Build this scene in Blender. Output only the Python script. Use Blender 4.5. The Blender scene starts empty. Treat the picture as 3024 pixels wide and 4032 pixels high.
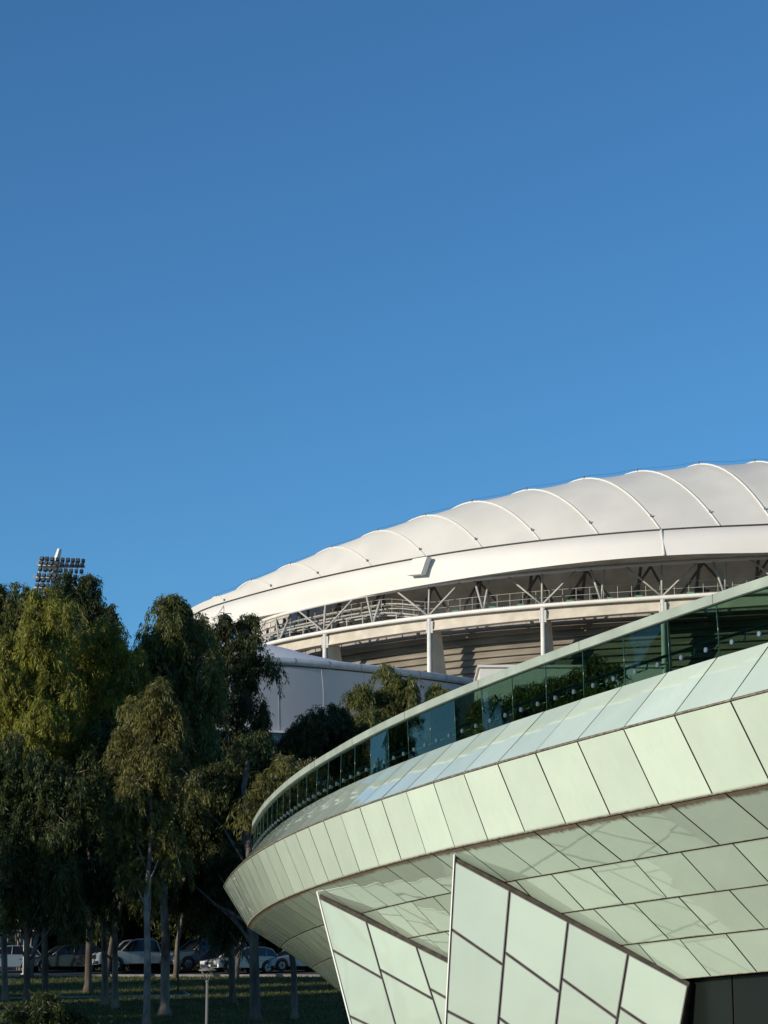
import bpy, math, random
import numpy as np
from mathutils import Vector, Matrix
random.seed(7); rng = np.random.default_rng(7)
sc = bpy.context.scene
COL = sc.collection
EYE = 1.7                                  # eye height above the promenade (world z = 0)
F = 77/36*4032; PITCH = math.atan(.234)    # survey of the photograph: 77 mm lens, tilted up

# ---------------------------------------------------------------- survey helpers
def ray(x, y):
    u = (x-1512)/F; v = (2016-y)/F
    return np.array([u, math.cos(PITCH)-v*math.sin(PITCH), math.sin(PITCH)+v*math.cos(PITCH)])
def at_depth(x, y, d):
    r = ray(x, y); P = r*(d/r[1]); P[2] += EYE; return P
def at_height(x, y, z):                    # z above the eye
    r = ray(x, y); P = r*(z/r[2]); P[2] += EYE; return P
def zoomed(ox, oy, s, pts): return [(ox+s*a, oy+s*b) for a, b in pts]
z1 = lambda l: zoomed(1700, 1750, .79807, l)
z2 = lambda l: zoomed(700, 1950, .7836, l)
z3 = lambda l: zoomed(1900, 2200, .67752, l)
z4 = lambda l: zoomed(850, 2700, .69319, l)
z5 = lambda l: zoomed(1900, 2900, .67752, l)
z6 = lambda l: zoomed(850, 3200, .69319, l)

# ---------------------------------------------------------------- object helpers
def put(o, parent=None):
    COL.objects.link(o)
    if parent is not None: o.parent = parent
    return o
def tag(o, label=None, cat=None, group=None, kind=None):
    if label: o['label'] = label
    if cat: o['category'] = cat
    if group: o['group'] = group
    if kind: o['kind'] = kind
    return o
def thing(name, label, cat, loc=(0, 0, 0), rz=0, group=None):
    o = put(bpy.data.objects.new(name, None)); o.location = loc; o.rotation_euler = (0, 0, rz)
    o.empty_display_size = .3
    return tag(o, label, cat, group)
class MB:
    def __init__(s): s.v = []; s.f = []; s.uv = []; s.smooth = []
    def face(s, pts, uv=None, smooth=False):
        b = len(s.v); s.v += [tuple(map(float, p)) for p in pts]; s.f.append(tuple(range(b, b+len(pts))))
        s.uv += uv if uv else [(0, 0)]*len(pts); s.smooth.append(smooth)
    def mesh(s, vs, fs, smooth=False):
        b = len(s.v); s.v += [tuple(map(float, p)) for p in vs]
        for f in fs:
            s.f.append(tuple(b+i for i in f)); s.uv += [(0, 0)]*len(f); s.smooth.append(smooth)
    def box(s, c, size, M=None):
        x, y, z = size[0]/2, size[1]/2, size[2]/2
        vs = [Vector((a*x, b*y, e*z)) for e in (-1, 1) for b in (-1, 1) for a in (-1, 1)]
        if M is not None: vs = [M @ q for q in vs]
        vs = [q+Vector(c) for q in vs]
        s.mesh(vs, [(0, 2, 3, 1), (4, 5, 7, 6), (0, 1, 5, 4), (2, 6, 7, 3), (0, 4, 6, 2), (1, 3, 7, 5)])
    def tube(s, pts, r, n=6, caps=True, smooth=True):
        pts = [np.array(p, float) for p in pts]
        rs = r if hasattr(r, '__len__') else [r]*len(pts)
        ref = None; vs = []
        for i, p in enumerate(pts):
            t = pts[min(i+1, len(pts)-1)]-pts[max(i-1, 0)]; t = t/(np.linalg.norm(t)+1e-9)
            if ref is None:
                ref = np.cross(t, (0, 0, 1.)) if abs(t[2]) < .95 else np.cross(t, (1., 0, 0))
            a = ref-t*np.dot(ref, t); a = a/(np.linalg.norm(a)+1e-9); ref = a; b = np.cross(t, a)
            for k in range(n):
                th = 2*math.pi*k/n; vs.append(p+rs[i]*(math.cos(th)*a+math.sin(th)*b))
        fs = []
        for i in range(len(pts)-1):
            for k in range(n):
                k2 = (k+1) % n; fs.append((i*n+k, i*n+k2, (i+1)*n+k2, (i+1)*n+k))
        if caps:
            fs.append(tuple(range(n-1, -1, -1))); fs.append(tuple((len(pts)-1)*n+k for k in range(n)))
        s.mesh(vs, fs, smooth)
    def loft(s, rows, smooth=True, uv=False):          # rows: lists of points of equal length
        n = len(rows[0]); b = len(s.v)
        for r in rows: s.v += [tuple(map(float, p)) for p in r]
        for i in range(len(rows)-1):
            for k in range(n-1):
                s.f.append((b+i*n+k, b+i*n+k+1, b+(i+1)*n+k+1, b+(i+1)*n+k)); s.smooth.append(smooth)
                s.uv += [(k/(n-1), i), (((k+1))/(n-1), i), ((k+1)/(n-1), i+1), (k/(n-1), i+1)]
    def disc(s, c, axis, r, h, n=12):
        c = np.array(c, float); axis = np.array(axis, float); axis /= np.linalg.norm(axis)
        s.tube([c-axis*h/2, c+axis*h/2], r, n, True, False)
    def build(s, name, mat, parent=None, loc=None):
        me = bpy.data.meshes.new(name); me.from_pydata(s.v, [], s.f); me.materials.append(mat)
        me.polygons.foreach_set('use_smooth', s.smooth)
        l = me.uv_layers.new(name='UVMap'); l.data.foreach_set('uv', np.array(s.uv, 'f').ravel())
        me.update()
        o = put(bpy.data.objects.new(name, me), parent)
        if loc is not None: o.location = loc
        return o

# ---------------------------------------------------------------- materials
def mat(name, col, rough=.6, metal=0., spec=.5, coat=0., var=0., vscale=3., bump=0., bscale=20., stretch=None, col2=None, coords='Object', dscale=0., island=0.):
    m = bpy.data.materials.new(name); m.use_nodes = True
    nt = m.node_tree; N = nt.nodes; L = nt.links; p = N['Principled BSDF']
    p.inputs['Base Color'].default_value = (*col, 1); p.inputs['Roughness'].default_value = rough
    p.inputs['Metallic'].default_value = metal; p.inputs['Specular IOR Level'].default_value = spec
    p.inputs['Coat Weight'].default_value = coat; p.inputs['Coat Roughness'].default_value = .02
    tc = N.new('ShaderNodeTexCoord'); src = tc.outputs[coords]
    if stretch:
        mp = N.new('ShaderNodeMapping'); mp.inputs['Scale'].default_value = stretch
        L.new(src, mp.inputs['Vector']); src = mp.outputs[0]
    if var or col2:
        n = N.new('ShaderNodeTexNoise'); n.inputs['Scale'].default_value = vscale; n.inputs['Detail'].default_value = 6
        L.new(src, n.inputs['Vector'])
        r = N.new('ShaderNodeValToRGB'); L.new(n.outputs['Fac'], r.inputs['Fac'])
        r.color_ramp.elements[0].position = .35; r.color_ramp.elements[1].position = .68
        c2 = col2 if col2 else tuple(min(1, c*(1+var)) for c in col)
        c1 = col if col2 else tuple(c*(1-var) for c in col)
        r.color_ramp.elements[0].color = (*c1, 1); r.color_ramp.elements[1].color = (*c2, 1)
        out = r.outputs['Color']
        if island:
            g = N.new('ShaderNodeNewGeometry'); mr = N.new('ShaderNodeMapRange')
            mr.inputs['To Min'].default_value = 1-island; mr.inputs['To Max'].default_value = 1+island
            L.new(g.outputs['Random Per Island'], mr.inputs['Value'])
            mx = N.new('ShaderNodeVectorMath'); mx.operation = 'SCALE'
            L.new(out, mx.inputs[0]); L.new(mr.outputs[0], mx.inputs['Scale']); out = mx.outputs[0]
        L.new(out, p.inputs['Base Color'])
    if bump:
        n = N.new('ShaderNodeTexNoise'); n.inputs['Scale'].default_value = bscale; n.inputs['Detail'].default_value = 5
        L.new(src, n.inputs['Vector'])
        b = N.new('ShaderNodeBump'); b.inputs['Strength'].default_value = bump; b.inputs['Distance'].default_value = .02
        L.new(n.outputs['Fac'], b.inputs['Height']); L.new(b.outputs['Normal'], p.inputs['Normal'])
    return m

def panel_mat(name, base, dirt, ior=1.52):
    """Back-painted pale green glass; a little optical waviness, moss and water stains by the lower joint."""
    m = bpy.data.materials.new(name); m.use_nodes = True
    nt = m.node_tree; N = nt.nodes; L = nt.links; p = N['Principled BSDF']
    p.inputs['Roughness'].default_value = .55; p.inputs['Specular IOR Level'].default_value = .3
    p.inputs['Coat Weight'].default_value = 1.; p.inputs['Coat Roughness'].default_value = .015; p.inputs['Coat IOR'].default_value = ior
    tc = N.new('ShaderNodeTexCoord'); g = N.new('ShaderNodeNewGeometry')
    n1 = N.new('ShaderNodeTexNoise'); n1.inputs['Scale'].default_value = 1.1; n1.inputs['Detail'].default_value = 7
    L.new(tc.outputs['Object'], n1.inputs['Vector'])
    mr = N.new('ShaderNodeMapRange'); mr.inputs['To Min'].default_value = .90; mr.inputs['To Max'].default_value = 1.05
    L.new(g.outputs['Random Per Island'], mr.inputs['Value'])
    r1 = N.new('ShaderNodeMapRange'); r1.inputs['From Min'].default_value = .3; r1.inputs['From Max'].default_value = .7
    r1.inputs['To Min'].default_value = .95; r1.inputs['To Max'].default_value = 1.03
    L.new(n1.outputs['Fac'], r1.inputs['Value'])
    mu = N.new('ShaderNodeMath'); mu.operation = 'MULTIPLY'; L.new(mr.outputs[0], mu.inputs[0]); L.new(r1.outputs[0], mu.inputs[1])
    sc_ = N.new('ShaderNodeVectorMath'); sc_.operation = 'SCALE'; sc_.inputs[0].default_value = base
    L.new(mu.outputs[0], sc_.inputs['Scale'])
    # moss / grime fringe: UV v = 0 at the joint the dirt hangs from
    sp = N.new('ShaderNodeSeparateXYZ'); L.new(tc.outputs['UV'], sp.inputs[0])
    n2 = N.new('ShaderNodeTexNoise'); n2.inputs['Scale'].default_value = 5.5; n2.inputs['Detail'].default_value = 9; n2.inputs['Roughness'].default_value = .75
    L.new(tc.outputs['Object'], n2.inputs['Vector'])
    n3 = N.new('ShaderNodeTexNoise'); n3.inputs['Scale'].default_value = .35; n3.inputs['Detail'].default_value = 2
    L.new(tc.outputs['Object'], n3.inputs['Vector'])
    a = N.new('ShaderNodeMath'); a.operation = 'MULTIPLY'; L.new(n2.outputs['Fac'], a.inputs[0]); L.new(n3.outputs['Fac'], a.inputs[1])
    b = N.new('ShaderNodeMath'); b.operation = 'MULTIPLY_ADD'; L.new(a.outputs[0], b.inputs[0]); b.inputs[1].default_value = dirt; b.inputs[2].default_value = -.0
    c = N.new('ShaderNodeMath'); c.operation = 'SUBTRACT'; L.new(b.outputs[0], c.inputs[0]); L.new(sp.outputs['Y'], c.inputs[1])
    rr = N.new('ShaderNodeMapRange'); rr.inputs['From Min'].default_value = -.02; rr.inputs['From Max'].default_value = .05; rr.clamp = True
    L.new(c.outputs[0], rr.inputs['Value'])
    mx = N.new('ShaderNodeMix'); mx.data_type = 'RGBA'; L.new(rr.outputs[0], mx.inputs['Factor'])
    L.new(sc_.outputs[0], mx.inputs['A']); mx.inputs['B'].default_value = (.17, .14, .09, 1)
    mp5 = N.new('ShaderNodeMapping'); mp5.inputs['Scale'].default_value = (4.5, 4.5, .35); L.new(tc.outputs['Object'], mp5.inputs['Vector'])
    n5 = N.new('ShaderNodeTexNoise'); n5.inputs['Scale'].default_value = 1.6; n5.inputs['Detail'].default_value = 5; L.new(mp5.outputs[0], n5.inputs['Vector'])
    r5 = N.new('ShaderNodeMapRange'); r5.inputs['From Min'].default_value = .52; r5.inputs['From Max'].default_value = .80; r5.inputs['To Max'].default_value = .14
    L.new(n5.outputs['Fac'], r5.inputs['Value'])
    mx5 = N.new('ShaderNodeMix'); mx5.data_type = 'RGBA'; L.new(r5.outputs[0], mx5.inputs['Factor']); L.new(mx.outputs['Result'], mx5.inputs['A']); mx5.inputs['B'].default_value = (.46, .47, .38, 1)
    mx = mx5
    # faint specks
    n4 = N.new('ShaderNodeTexNoise'); n4.inputs['Scale'].default_value = 22; n4.inputs['Detail'].default_value = 4
    L.new(tc.outputs['Object'], n4.inputs['Vector'])
    r4 = N.new('ShaderNodeMapRange'); r4.inputs['From Min'].default_value = .68; r4.inputs['From Max'].default_value = .78; r4.inputs['To Max'].default_value = .3
    L.new(n4.outputs['Fac'], r4.inputs['Value'])
    mx2 = N.new('ShaderNodeMix'); mx2.data_type = 'RGBA'; L.new(r4.outputs[0], mx2.inputs['Factor'])
    L.new(mx.outputs['Result'], mx2.inputs['A']); mx2.inputs['B'].default_value = (.42, .40, .30, 1)
    L.new(mx2.outputs['Result'], p.inputs['Base Color'])
    cw = N.new('ShaderNodeMath'); cw.operation = 'SUBTRACT'; cw.inputs[0].default_value = 1; L.new(rr.outputs[0], cw.inputs[1])
    L.new(cw.outputs[0], p.inputs['Coat Weight'])
    nb = N.new('ShaderNodeTexNoise'); nb.inputs['Scale'].default_value = .9; nb.inputs['Detail'].default_value = 1
    L.new(tc.outputs['Object'], nb.inputs['Vector'])
    bp = N.new('ShaderNodeBump'); bp.inputs['Strength'].default_value = .35; bp.inputs['Distance'].default_value = .012
    L.new(nb.outputs['Fac'], bp.inputs['Height']); L.new(bp.outputs['Normal'], p.inputs['Coat Normal'])
    return m

def glass_mat(name, tint, wav=.006):
    m = bpy.data.materials.new(name); m.use_nodes = True
    nt = m.node_tree; N = nt.nodes; L = nt.links; N.remove(N['Principled BSDF']); out = N['Material Output']
    tr = N.new('ShaderNodeBsdfTransparent'); tr.inputs[0].default_value = (*tint, 1)
    gl = N.new('ShaderNodeBsdfGlossy'); gl.inputs['Roughness'].default_value = .01; gl.inputs['Color'].default_value = (.9, .95, .93, 1)
    fr = N.new('ShaderNodeFresnel'); gg = N.new('ShaderNodeNewGeometry'); io = N.new('ShaderNodeMapRange'); io.inputs['To Min'].default_value = 1.42; io.inputs['To Max'].default_value = 1/1.42
    L.new(gg.outputs['Backfacing'], io.inputs['Value']); L.new(io.outputs[0], fr.inputs['IOR'])
    tc = N.new('ShaderNodeTexCoord'); nb = N.new('ShaderNodeTexNoise'); nb.inputs['Scale'].default_value = 1.4; nb.inputs['Detail'].default_value = 1
    L.new(tc.outputs['Object'], nb.inputs['Vector'])
    bp = N.new('ShaderNodeBump'); bp.inputs['Strength'].default_value = .5; bp.inputs['Distance'].default_value = wav
    L.new(nb.outputs['Fac'], bp.inputs['Height']); L.new(bp.outputs['Normal'], gl.inputs['Normal'])
    mx = N.new('ShaderNodeMixShader'); L.new(fr.outputs[0], mx.inputs[0]); L.new(tr.outputs[0], mx.inputs[1]); L.new(gl.outputs[0], mx.inputs[2])
    L.new(mx.outputs[0], out.inputs['Surface'])
    return m

def leaf_mat(name, c1, c2):
    m = bpy.data.materials.new(name); m.use_nodes = True
    nt = m.node_tree; N = nt.nodes; L = nt.links; p = N['Principled BSDF']; out = N['Material Output']
    g = N.new('ShaderNodeNewGeometry'); r = N.new('ShaderNodeValToRGB'); L.new(g.outputs['Random Per Island'], r.inputs['Fac'])
    r.color_ramp.elements[0].color = (*c1, 1); r.color_ramp.elements[1].color = (*c2, 1)
    tc = N.new('ShaderNodeTexCoord'); n = N.new('ShaderNodeTexNoise'); n.inputs['Scale'].default_value = .55; n.inputs['Detail'].default_value = 2
    L.new(tc.outputs['Object'], n.inputs['Vector'])
    mr = N.new('ShaderNodeMapRange'); mr.inputs['From Min'].default_value = .3; mr.inputs['From Max'].default_value = .7
    mr.inputs['To Min'].default_value = .6; mr.inputs['To Max'].default_value = 1.3; L.new(n.outputs['Fac'], mr.inputs['Value'])
    s = N.new('ShaderNodeVectorMath'); s.operation = 'SCALE'; L.new(r.outputs['Color'], s.inputs[0]); L.new(mr.outputs[0], s.inputs['Scale'])
    L.new(s.outputs[0], p.inputs['Base Color']); p.inputs['Roughness'].default_value = .5; p.inputs['Specular IOR Level'].default_value = .35
    t = N.new('ShaderNodeBsdfTranslucent'); L.new(s.outputs[0], t.inputs['Color'])
    mx = N.new('ShaderNodeMixShader'); mx.inputs[0].default_value = .38
    L.new(p.outputs[0], mx.inputs[1]); L.new(t.outputs[0], mx.inputs[2]); L.new(mx.outputs[0], out.inputs['Surface'])
    return m

M = {}
GREEN = (.645, .77, .625)
M['panel'] = panel_mat('pale_green_glass_panel', GREEN, 0., 1.8)
M['panel_face'] = panel_mat('pale_green_face_panel', GREEN, .035)
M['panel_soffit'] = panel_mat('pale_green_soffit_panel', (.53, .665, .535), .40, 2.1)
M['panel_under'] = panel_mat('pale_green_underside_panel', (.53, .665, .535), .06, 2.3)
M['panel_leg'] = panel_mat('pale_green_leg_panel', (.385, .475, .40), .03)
M['joint'] = mat('joint_dark', (.035, .028, .02), .8, var=.5, vscale=6)
M['trim'] = mat('brown_joint_trim', (.19, .165, .125), .7, var=.5, vscale=9)
M['capping'] = mat('rail_capping', (.32, .375, .315), .45, var=.12, vscale=1.5)
M['edge_strip'] = mat('white_edge_strip', (.75, .76, .70), .4)
M['glass'] = glass_mat('green_tinted_glass', (.37, .505, .43))
M['glass_edge'] = mat('glass_edge', (.03, .07, .055), .2)
M['steel'] = mat('stainless_steel', (.62, .62, .60), .35, metal=1)
M['green_rail'] = mat('handrail_steel', (.30, .38, .34), .3, metal=1)
M['dark_glass'] = mat('dark_cladding_glass', (.010, .013, .011), .3, spec=.25)
M['membrane'] = mat('white_roof_membrane', (.67, .66, .60), .75, var=.05, vscale=.35, bump=.15, bscale=1.2)
M['seam'] = mat('membrane_seam', (.69, .68, .62), .6)
M['fascia'] = mat('white_fascia_sheet', (.69, .675, .62), .6, var=.03, vscale=.3)
M['white_steel'] = mat('white_painted_steel', (.72, .71, .66), .45, var=.06, vscale=2)
M['grey_steel'] = mat('grey_painted_steel', (.40, .395, .365), .5, var=.08, vscale=2)
M['lamp_grey'] = mat('dark_grey_paint', (.16, .165, .17), .5)
M['dark_steel'] = mat('dark_steel', (.034, .038, .043), .6)
M['brace'] = mat('brace_steel', (.10, .095, .085), .6)
M['lining'] = mat('eave_lining', (.52, .48, .41), .8, var=.25, vscale=.5)
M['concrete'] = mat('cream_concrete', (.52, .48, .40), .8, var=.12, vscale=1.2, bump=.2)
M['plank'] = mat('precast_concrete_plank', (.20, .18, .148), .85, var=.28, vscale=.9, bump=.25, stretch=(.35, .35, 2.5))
M['shed'] = mat('pale_grey_sheet_cladding', (.425, .45, .475), .55, var=.05, vscale=.25)
M['gutter'] = mat('grey_gutter', (.44, .48, .50), .5, var=.1, vscale=2)
M['shed_roof'] = mat('pale_tent_roof', (.66, .67, .68), .6)
M['blue_glass'] = mat('blue_glazing', (.05, .08, .11), .1, spec=.6)
M['concrete_grey'] = mat('grey_concrete', (.33, .32, .30), .8, var=.15, vscale=1)
M['bark'] = mat('pale_gum_bark', (.06, .05, .038), .85, vscale=1.6, col2=(.29, .25, .20), bump=.5, bscale=9, stretch=(1, 1, .35))
M['bark_dark'] = mat('dark_bark', (.05, .04, .03), .9, vscale=2.5, col2=(.15, .12, .095), bump=.5, bscale=9, stretch=(1, 1, .3))
M['leaf_olive'] = leaf_mat('olive_gum_leaf', (.072, .098, .022), (.195, .205, .060))
M['leaf_dark'] = leaf_mat('dark_gum_leaf', (.027, .046, .013), (.085, .105, .032))  # dark foliage, lowered further to put shade into the lower crowns
M['leaf_yellow'] = leaf_mat('yellow_gum_leaf', (.13, .16, .022), (.32, .31, .05))
M['leaf_brown'] = leaf_mat('rusty_gum_leaf', (.085, .098, .022), (.20, .185, .052))
M['grass'] = mat('lawn', (.055, .045, .025), .9, vscale=.35, col2=(.062, .085, .022), bump=.6, bscale=14)
M['blade'] = leaf_mat('grass_blade', (.05, .08, .015), (.12, .14, .04))
M['asphalt'] = mat('asphalt', (.045, .045, .047), .9, var=.2, vscale=4, bump=.2, bscale=60)
M['paving'] = mat('promenade_paving', (.34, .33, .30), .8, var=.12, vscale=.8)
M['kerb'] = mat('kerb_concrete', (.30, .29, .27), .8, var=.15)
M['shed_wall'] = mat('weathered_metal_sheet', (.24, .23, .20), .7, var=.2, vscale=2)
M['tyre'] = mat('tyre_rubber', (.015, .015, .015), .8)
M['rim'] = mat('alloy_rim', (.2, .2, .21), .3, metal=1)
M['car_glass'] = mat('car_glass', (.01, .014, .02), .05, spec=.6)
M['black_plastic'] = mat('black_plastic', (.015, .015, .016), .5)
M['lamp_lens'] = mat('lamp_lens', (.55, .58, .6), .1, spec=.7)
M['red_lens'] = mat('red_lens', (.25, .01, .01), .2)
def add_translucency(m, f, col):
    nt = m.node_tree; out = nt.nodes['Material Output']; t = nt.nodes.new('ShaderNodeBsdfTranslucent'); t.inputs['Color'].default_value = (*col, 1)
    mx = nt.nodes.new('ShaderNodeMixShader'); mx.inputs[0].default_value = f
    nt.links.new(nt.nodes['Principled BSDF'].outputs[0], mx.inputs[1]); nt.links.new(t.outputs[0], mx.inputs[2]); nt.links.new(mx.outputs[0], out.inputs['Surface'])
add_translucency(M['membrane'], .12, (.8, .77, .7))
def paint(n, c): return mat(n, c, .35, metal=.0, spec=.5, coat=1.)

# ================================================================ camera
cam = bpy.data.cameras.new('camera'); co = put(bpy.data.objects.new('camera', cam))
cam.sensor_fit = 'VERTICAL'; cam.sensor_height = 36; cam.sensor_width = 27; cam.lens = 77
co.location = (0, 0, EYE); co.rotation_euler = (math.pi/2+PITCH, 0, 0)
cam.clip_start = .1; cam.clip_end = 6000
sc.camera = co

# ================================================================ light
SUN_AZ = math.radians(-57); SUN_EL = math.radians(14)     # sun behind the camera, to the left
sdir = Vector((math.sin(SUN_AZ)*math.cos(SUN_EL), -math.cos(SUN_AZ)*math.cos(SUN_EL), math.sin(SUN_EL)))
sl = bpy.data.lights.new('sun', 'SUN'); sl.energy = 4.1; sl.angle = math.radians(.5); sl.color = (1, .87, .70)
so = put(bpy.data.objects.new('sun', sl)); so.rotation_euler = sdir.to_track_quat('Z', 'Y').to_euler(); so.location = (-40, -30, 60)
w = bpy.data.worlds.new('World'); sc.world = w; w.use_nodes = True
nt = w.node_tree; bg = nt.nodes['Background']
sky = nt.nodes.new('ShaderNodeTexSky'); sky.sky_type = 'NISHITA'; sky.sun_disc = False
sky.sun_elevation = SUN_EL; sky.sun_rotation = math.atan2(sdir.x, sdir.y)
sky.altitude = 0; sky.air_density = 1.0; sky.dust_density = 0.; sky.ozone_density = 7.0
tint = nt.nodes.new('ShaderNodeVectorMath'); tint.operation = 'MULTIPLY'; tint.inputs[1].default_value = (.96, 1.08, .985)
nt.links.new(sky.outputs[0], tint.inputs[0]); nt.links.new(tint.outputs[0], bg.inputs[0]); bg.inputs[1].default_value = .133
sc.view_settings.view_transform = 'Standard'; sc.view_settings.look = 'None'; sc.view_settings.exposure = .15; sc.view_settings.gamma = 1

# ================================================================ ground
def gz(d):                                    # height of the bank above the promenade
    if d < 60: return 0.
    return min((d-60)*.0674, 4.79)
SIDE = 3000
def strip(name, ds, m, x0=-SIDE, x1=SIDE, dz=0., kind='structure', h=None):
    b = MB(); xs = [x0, x1] if x1-x0 < 400 else [x0, -300, -100, -40, -20, 0, 20, 40, 100, 300, x1]
    b.loft([[(x, d, (h if h is not None else gz(d))+dz) for x in xs] for d in ds], smooth=False)
    return tag(b.build(name, m), kind=kind)
tag(strip('ground', [-3000, -20, 20, 40, 60, 70, 80, 90, 100, 110, 120, 131.07, 200, 400, 3000], M['grass']), kind='structure')
strip('promenade', [-60, 0, 57], M['paving'], -300, 300, .006)
strip('road', [123.5, 131.07, 137], M['asphalt'], -160, 120, .006)
def kerb(name, d, w, h, x0, x1, lab, m='kerb'):
    b = MB(); b.box(((x0+x1)/2, d, gz(d)+h/2-.1), (x1-x0, w, h+.2)); o = b.build(name, M[m]); return tag(o, lab, 'kerb', kind=None)
tag(kerb('kerb', 123.3, .3, .12, -160, 120, 'pale concrete kerb between the shaded lawn and the row of parked cars'), None, 'kerb')
kb = MB(); p0 = at_depth(-60, 3898, 101); p1 = at_depth(700, 3865, 103.5)
kb.tube([(p0[0], 101.6, gz(101.6)+.02), (-9, 104, gz(104)+.03), (p1[0], 107, gz(107)+.02)], .07, 6)
tag(kb.build('garden_edging', M['concrete_grey']), 'thin pale garden edging running across the shaded lawn', 'edging')

# grass blades, only where the lawn comes into view
def grass_blades():
    n = 90000
    y = 78+ rng.random(n)**1.2*45; x = -.19*y + rng.random(n)*(.19*y+2)
    z = np.array([gz(v) for v in y]); a = rng.random(n)*math.pi
    h = .05+.09*rng.random(n); wd = .012+.014*rng.random(n)
    V = np.zeros((n, 3, 3)); dx = np.cos(a)*wd; dy = np.sin(a)*wd
    V[:, 0] = np.stack([x-dx, y-dy, z-.01], 1); V[:, 1] = np.stack([x+dx, y+dy, z-.01], 1)
    V[:, 2] = np.stack([x+rng.normal(0, .04, n), y+rng.normal(0, .04, n), z+h], 1)
    return V
def np_mesh(name, V, m, parent=None):
    n, k, _ = V.shape; me = bpy.data.meshes.new(name)
    me.vertices.add(n*k); me.vertices.foreach_set('co', V.reshape(-1).astype('f'))
    me.loops.add(n*k); me.loops.foreach_set('vertex_index', np.arange(n*k, dtype='i'))
    me.polygons.add(n); me.polygons.foreach_set('loop_start', np.arange(0, n*k, k, dtype='i')); me.polygons.foreach_set('loop_total', np.full(n, k, dtype='i'))
    me.materials.append(m); me.update(calc_edges=True); me.validate()
    return put(bpy.data.objects.new(name, me), parent)
tag(np_mesh('grass', grass_blades(), M['blade']), 'short lawn grass on the shaded river bank', 'grass', kind='stuff')

n_ = 2600; y_ = 78+rng.random(n_)*44; x_ = -.19*y_+rng.random(n_)*(.19*y_+2); a_ = rng.random(n_)*2*math.pi; l_ = .05+.07*rng.random(n_)
z_ = np.array([gz(v) for v in y_])+.03+.05*rng.random(n_); V_ = np.zeros((n_, 4, 3))
for k_, (da, sc_k) in enumerate(((0, 1), (1.57, .35), (3.14, 1), (4.71, .35))):
    V_[:, k_] = np.stack([x_+np.cos(a_+da)*l_*sc_k, y_+np.sin(a_+da)*l_*sc_k, z_+rng.normal(0, .02, n_)], 1)
tag(np_mesh('fallen_leaves', V_, mat('dry_leaf', (.20, .14, .07), .8)), 'dry fallen leaves scattered over the lawn under the trees', 'leaf litter', kind='stuff')

# ================================================================ pavilion (balcony deck clad in pale green glass)
def drop(d): return .8*(1-math.exp(-max(d-34, -10)/13))
def lift(x, y, Z):
    r = ray(x, y); d = Z/r[2]*r[1]
    for _ in range(60): d = .5*d+.5*(Z-drop(d))/r[2]*r[1]
    return r*(d/r[1])
R2px = z3([(1659, 770), (1440, 825), (1120, 905), (825, 980), (555, 1050), (325, 1118), (105, 1183)])+z4([(1430, 500), (1250, 548), (1100, 595), (958, 640), (830, 682), (715, 718), (620, 755), (525, 797), (450, 835), (380, 870), (325, 900), (265, 932), (215, 962), (175, 990), (120, 1040), (80, 1085), (55, 1120), (45, 1150)])
P2 = np.array([lift(x, y, 5.24) for x, y in R2px])
cf = np.polyfit(P2[:, 1]-55, P2[:, 0], 4)
near = []
YN = 74.0
for Y in np.arange(31.5, YN+.01, .25): near.append((np.polyval(cf, Y-55), Y))
near = np.array(near)
t0 = near[0]-near[1]; t0 /= np.linalg.norm(t0)
ext = [near[0]+t0*s for s in np.arange(.25, 16, .25)][::-1]
base = list(map(np.array, ext))+list(near)
h = near[-1]-near[-2]; hd = math.atan2(h[0], h[1])        # heading, from +Y
NR = 7.0; p = near[-1].copy(); nose = []; st = .2
for i in range(int(math.pi*NR/st)):
    hd2 = hd+(i+1)*st/NR
    p = p+st*np.array([math.sin(hd2), math.cos(hd2)]); nose.append(p.copy())
base += nose
W = 2*NR
def inward(pts):
    t = np.gradient(pts, axis=0); t /= np.linalg.norm(t, axis=1)[:, None]
    return np.stack([t[:, 1], -t[:, 0]], 1)
bn = np.array(list(map(np.array, ext))+list(near)); inn = inward(bn)
far = (bn+inn*W)[::-1]
off0 = nose[-1]-far[0]
far = far+off0*np.linspace(1, 0, len(far))[:, None]
base = np.array(base+list(far[1:]))
seg = np.r_[0, np.cumsum(np.linalg.norm(np.diff(base, axis=0), axis=1))]
s_end_near = seg[len(ext)+len(near)-1]; s_nose = seg[len(ext)+len(near)+len(nose)-1]; S_TOT = seg[-1]
def B(s):
    s = min(max(s, 0), S_TOT); e = .4
    q = np.array([np.interp(s, seg, base[:, 0]), np.interp(s, seg, base[:, 1])])
    a = max(s-e, 0); b = min(s+e, S_TOT)
    t = np.array([np.interp(b, seg, base[:, 0])-np.interp(a, seg, base[:, 0]), np.interp(b, seg, base[:, 1])-np.interp(a, seg, base[:, 1])])
    t /= np.linalg.norm(t); return q, np.array([t[1], -t[0]])
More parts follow.
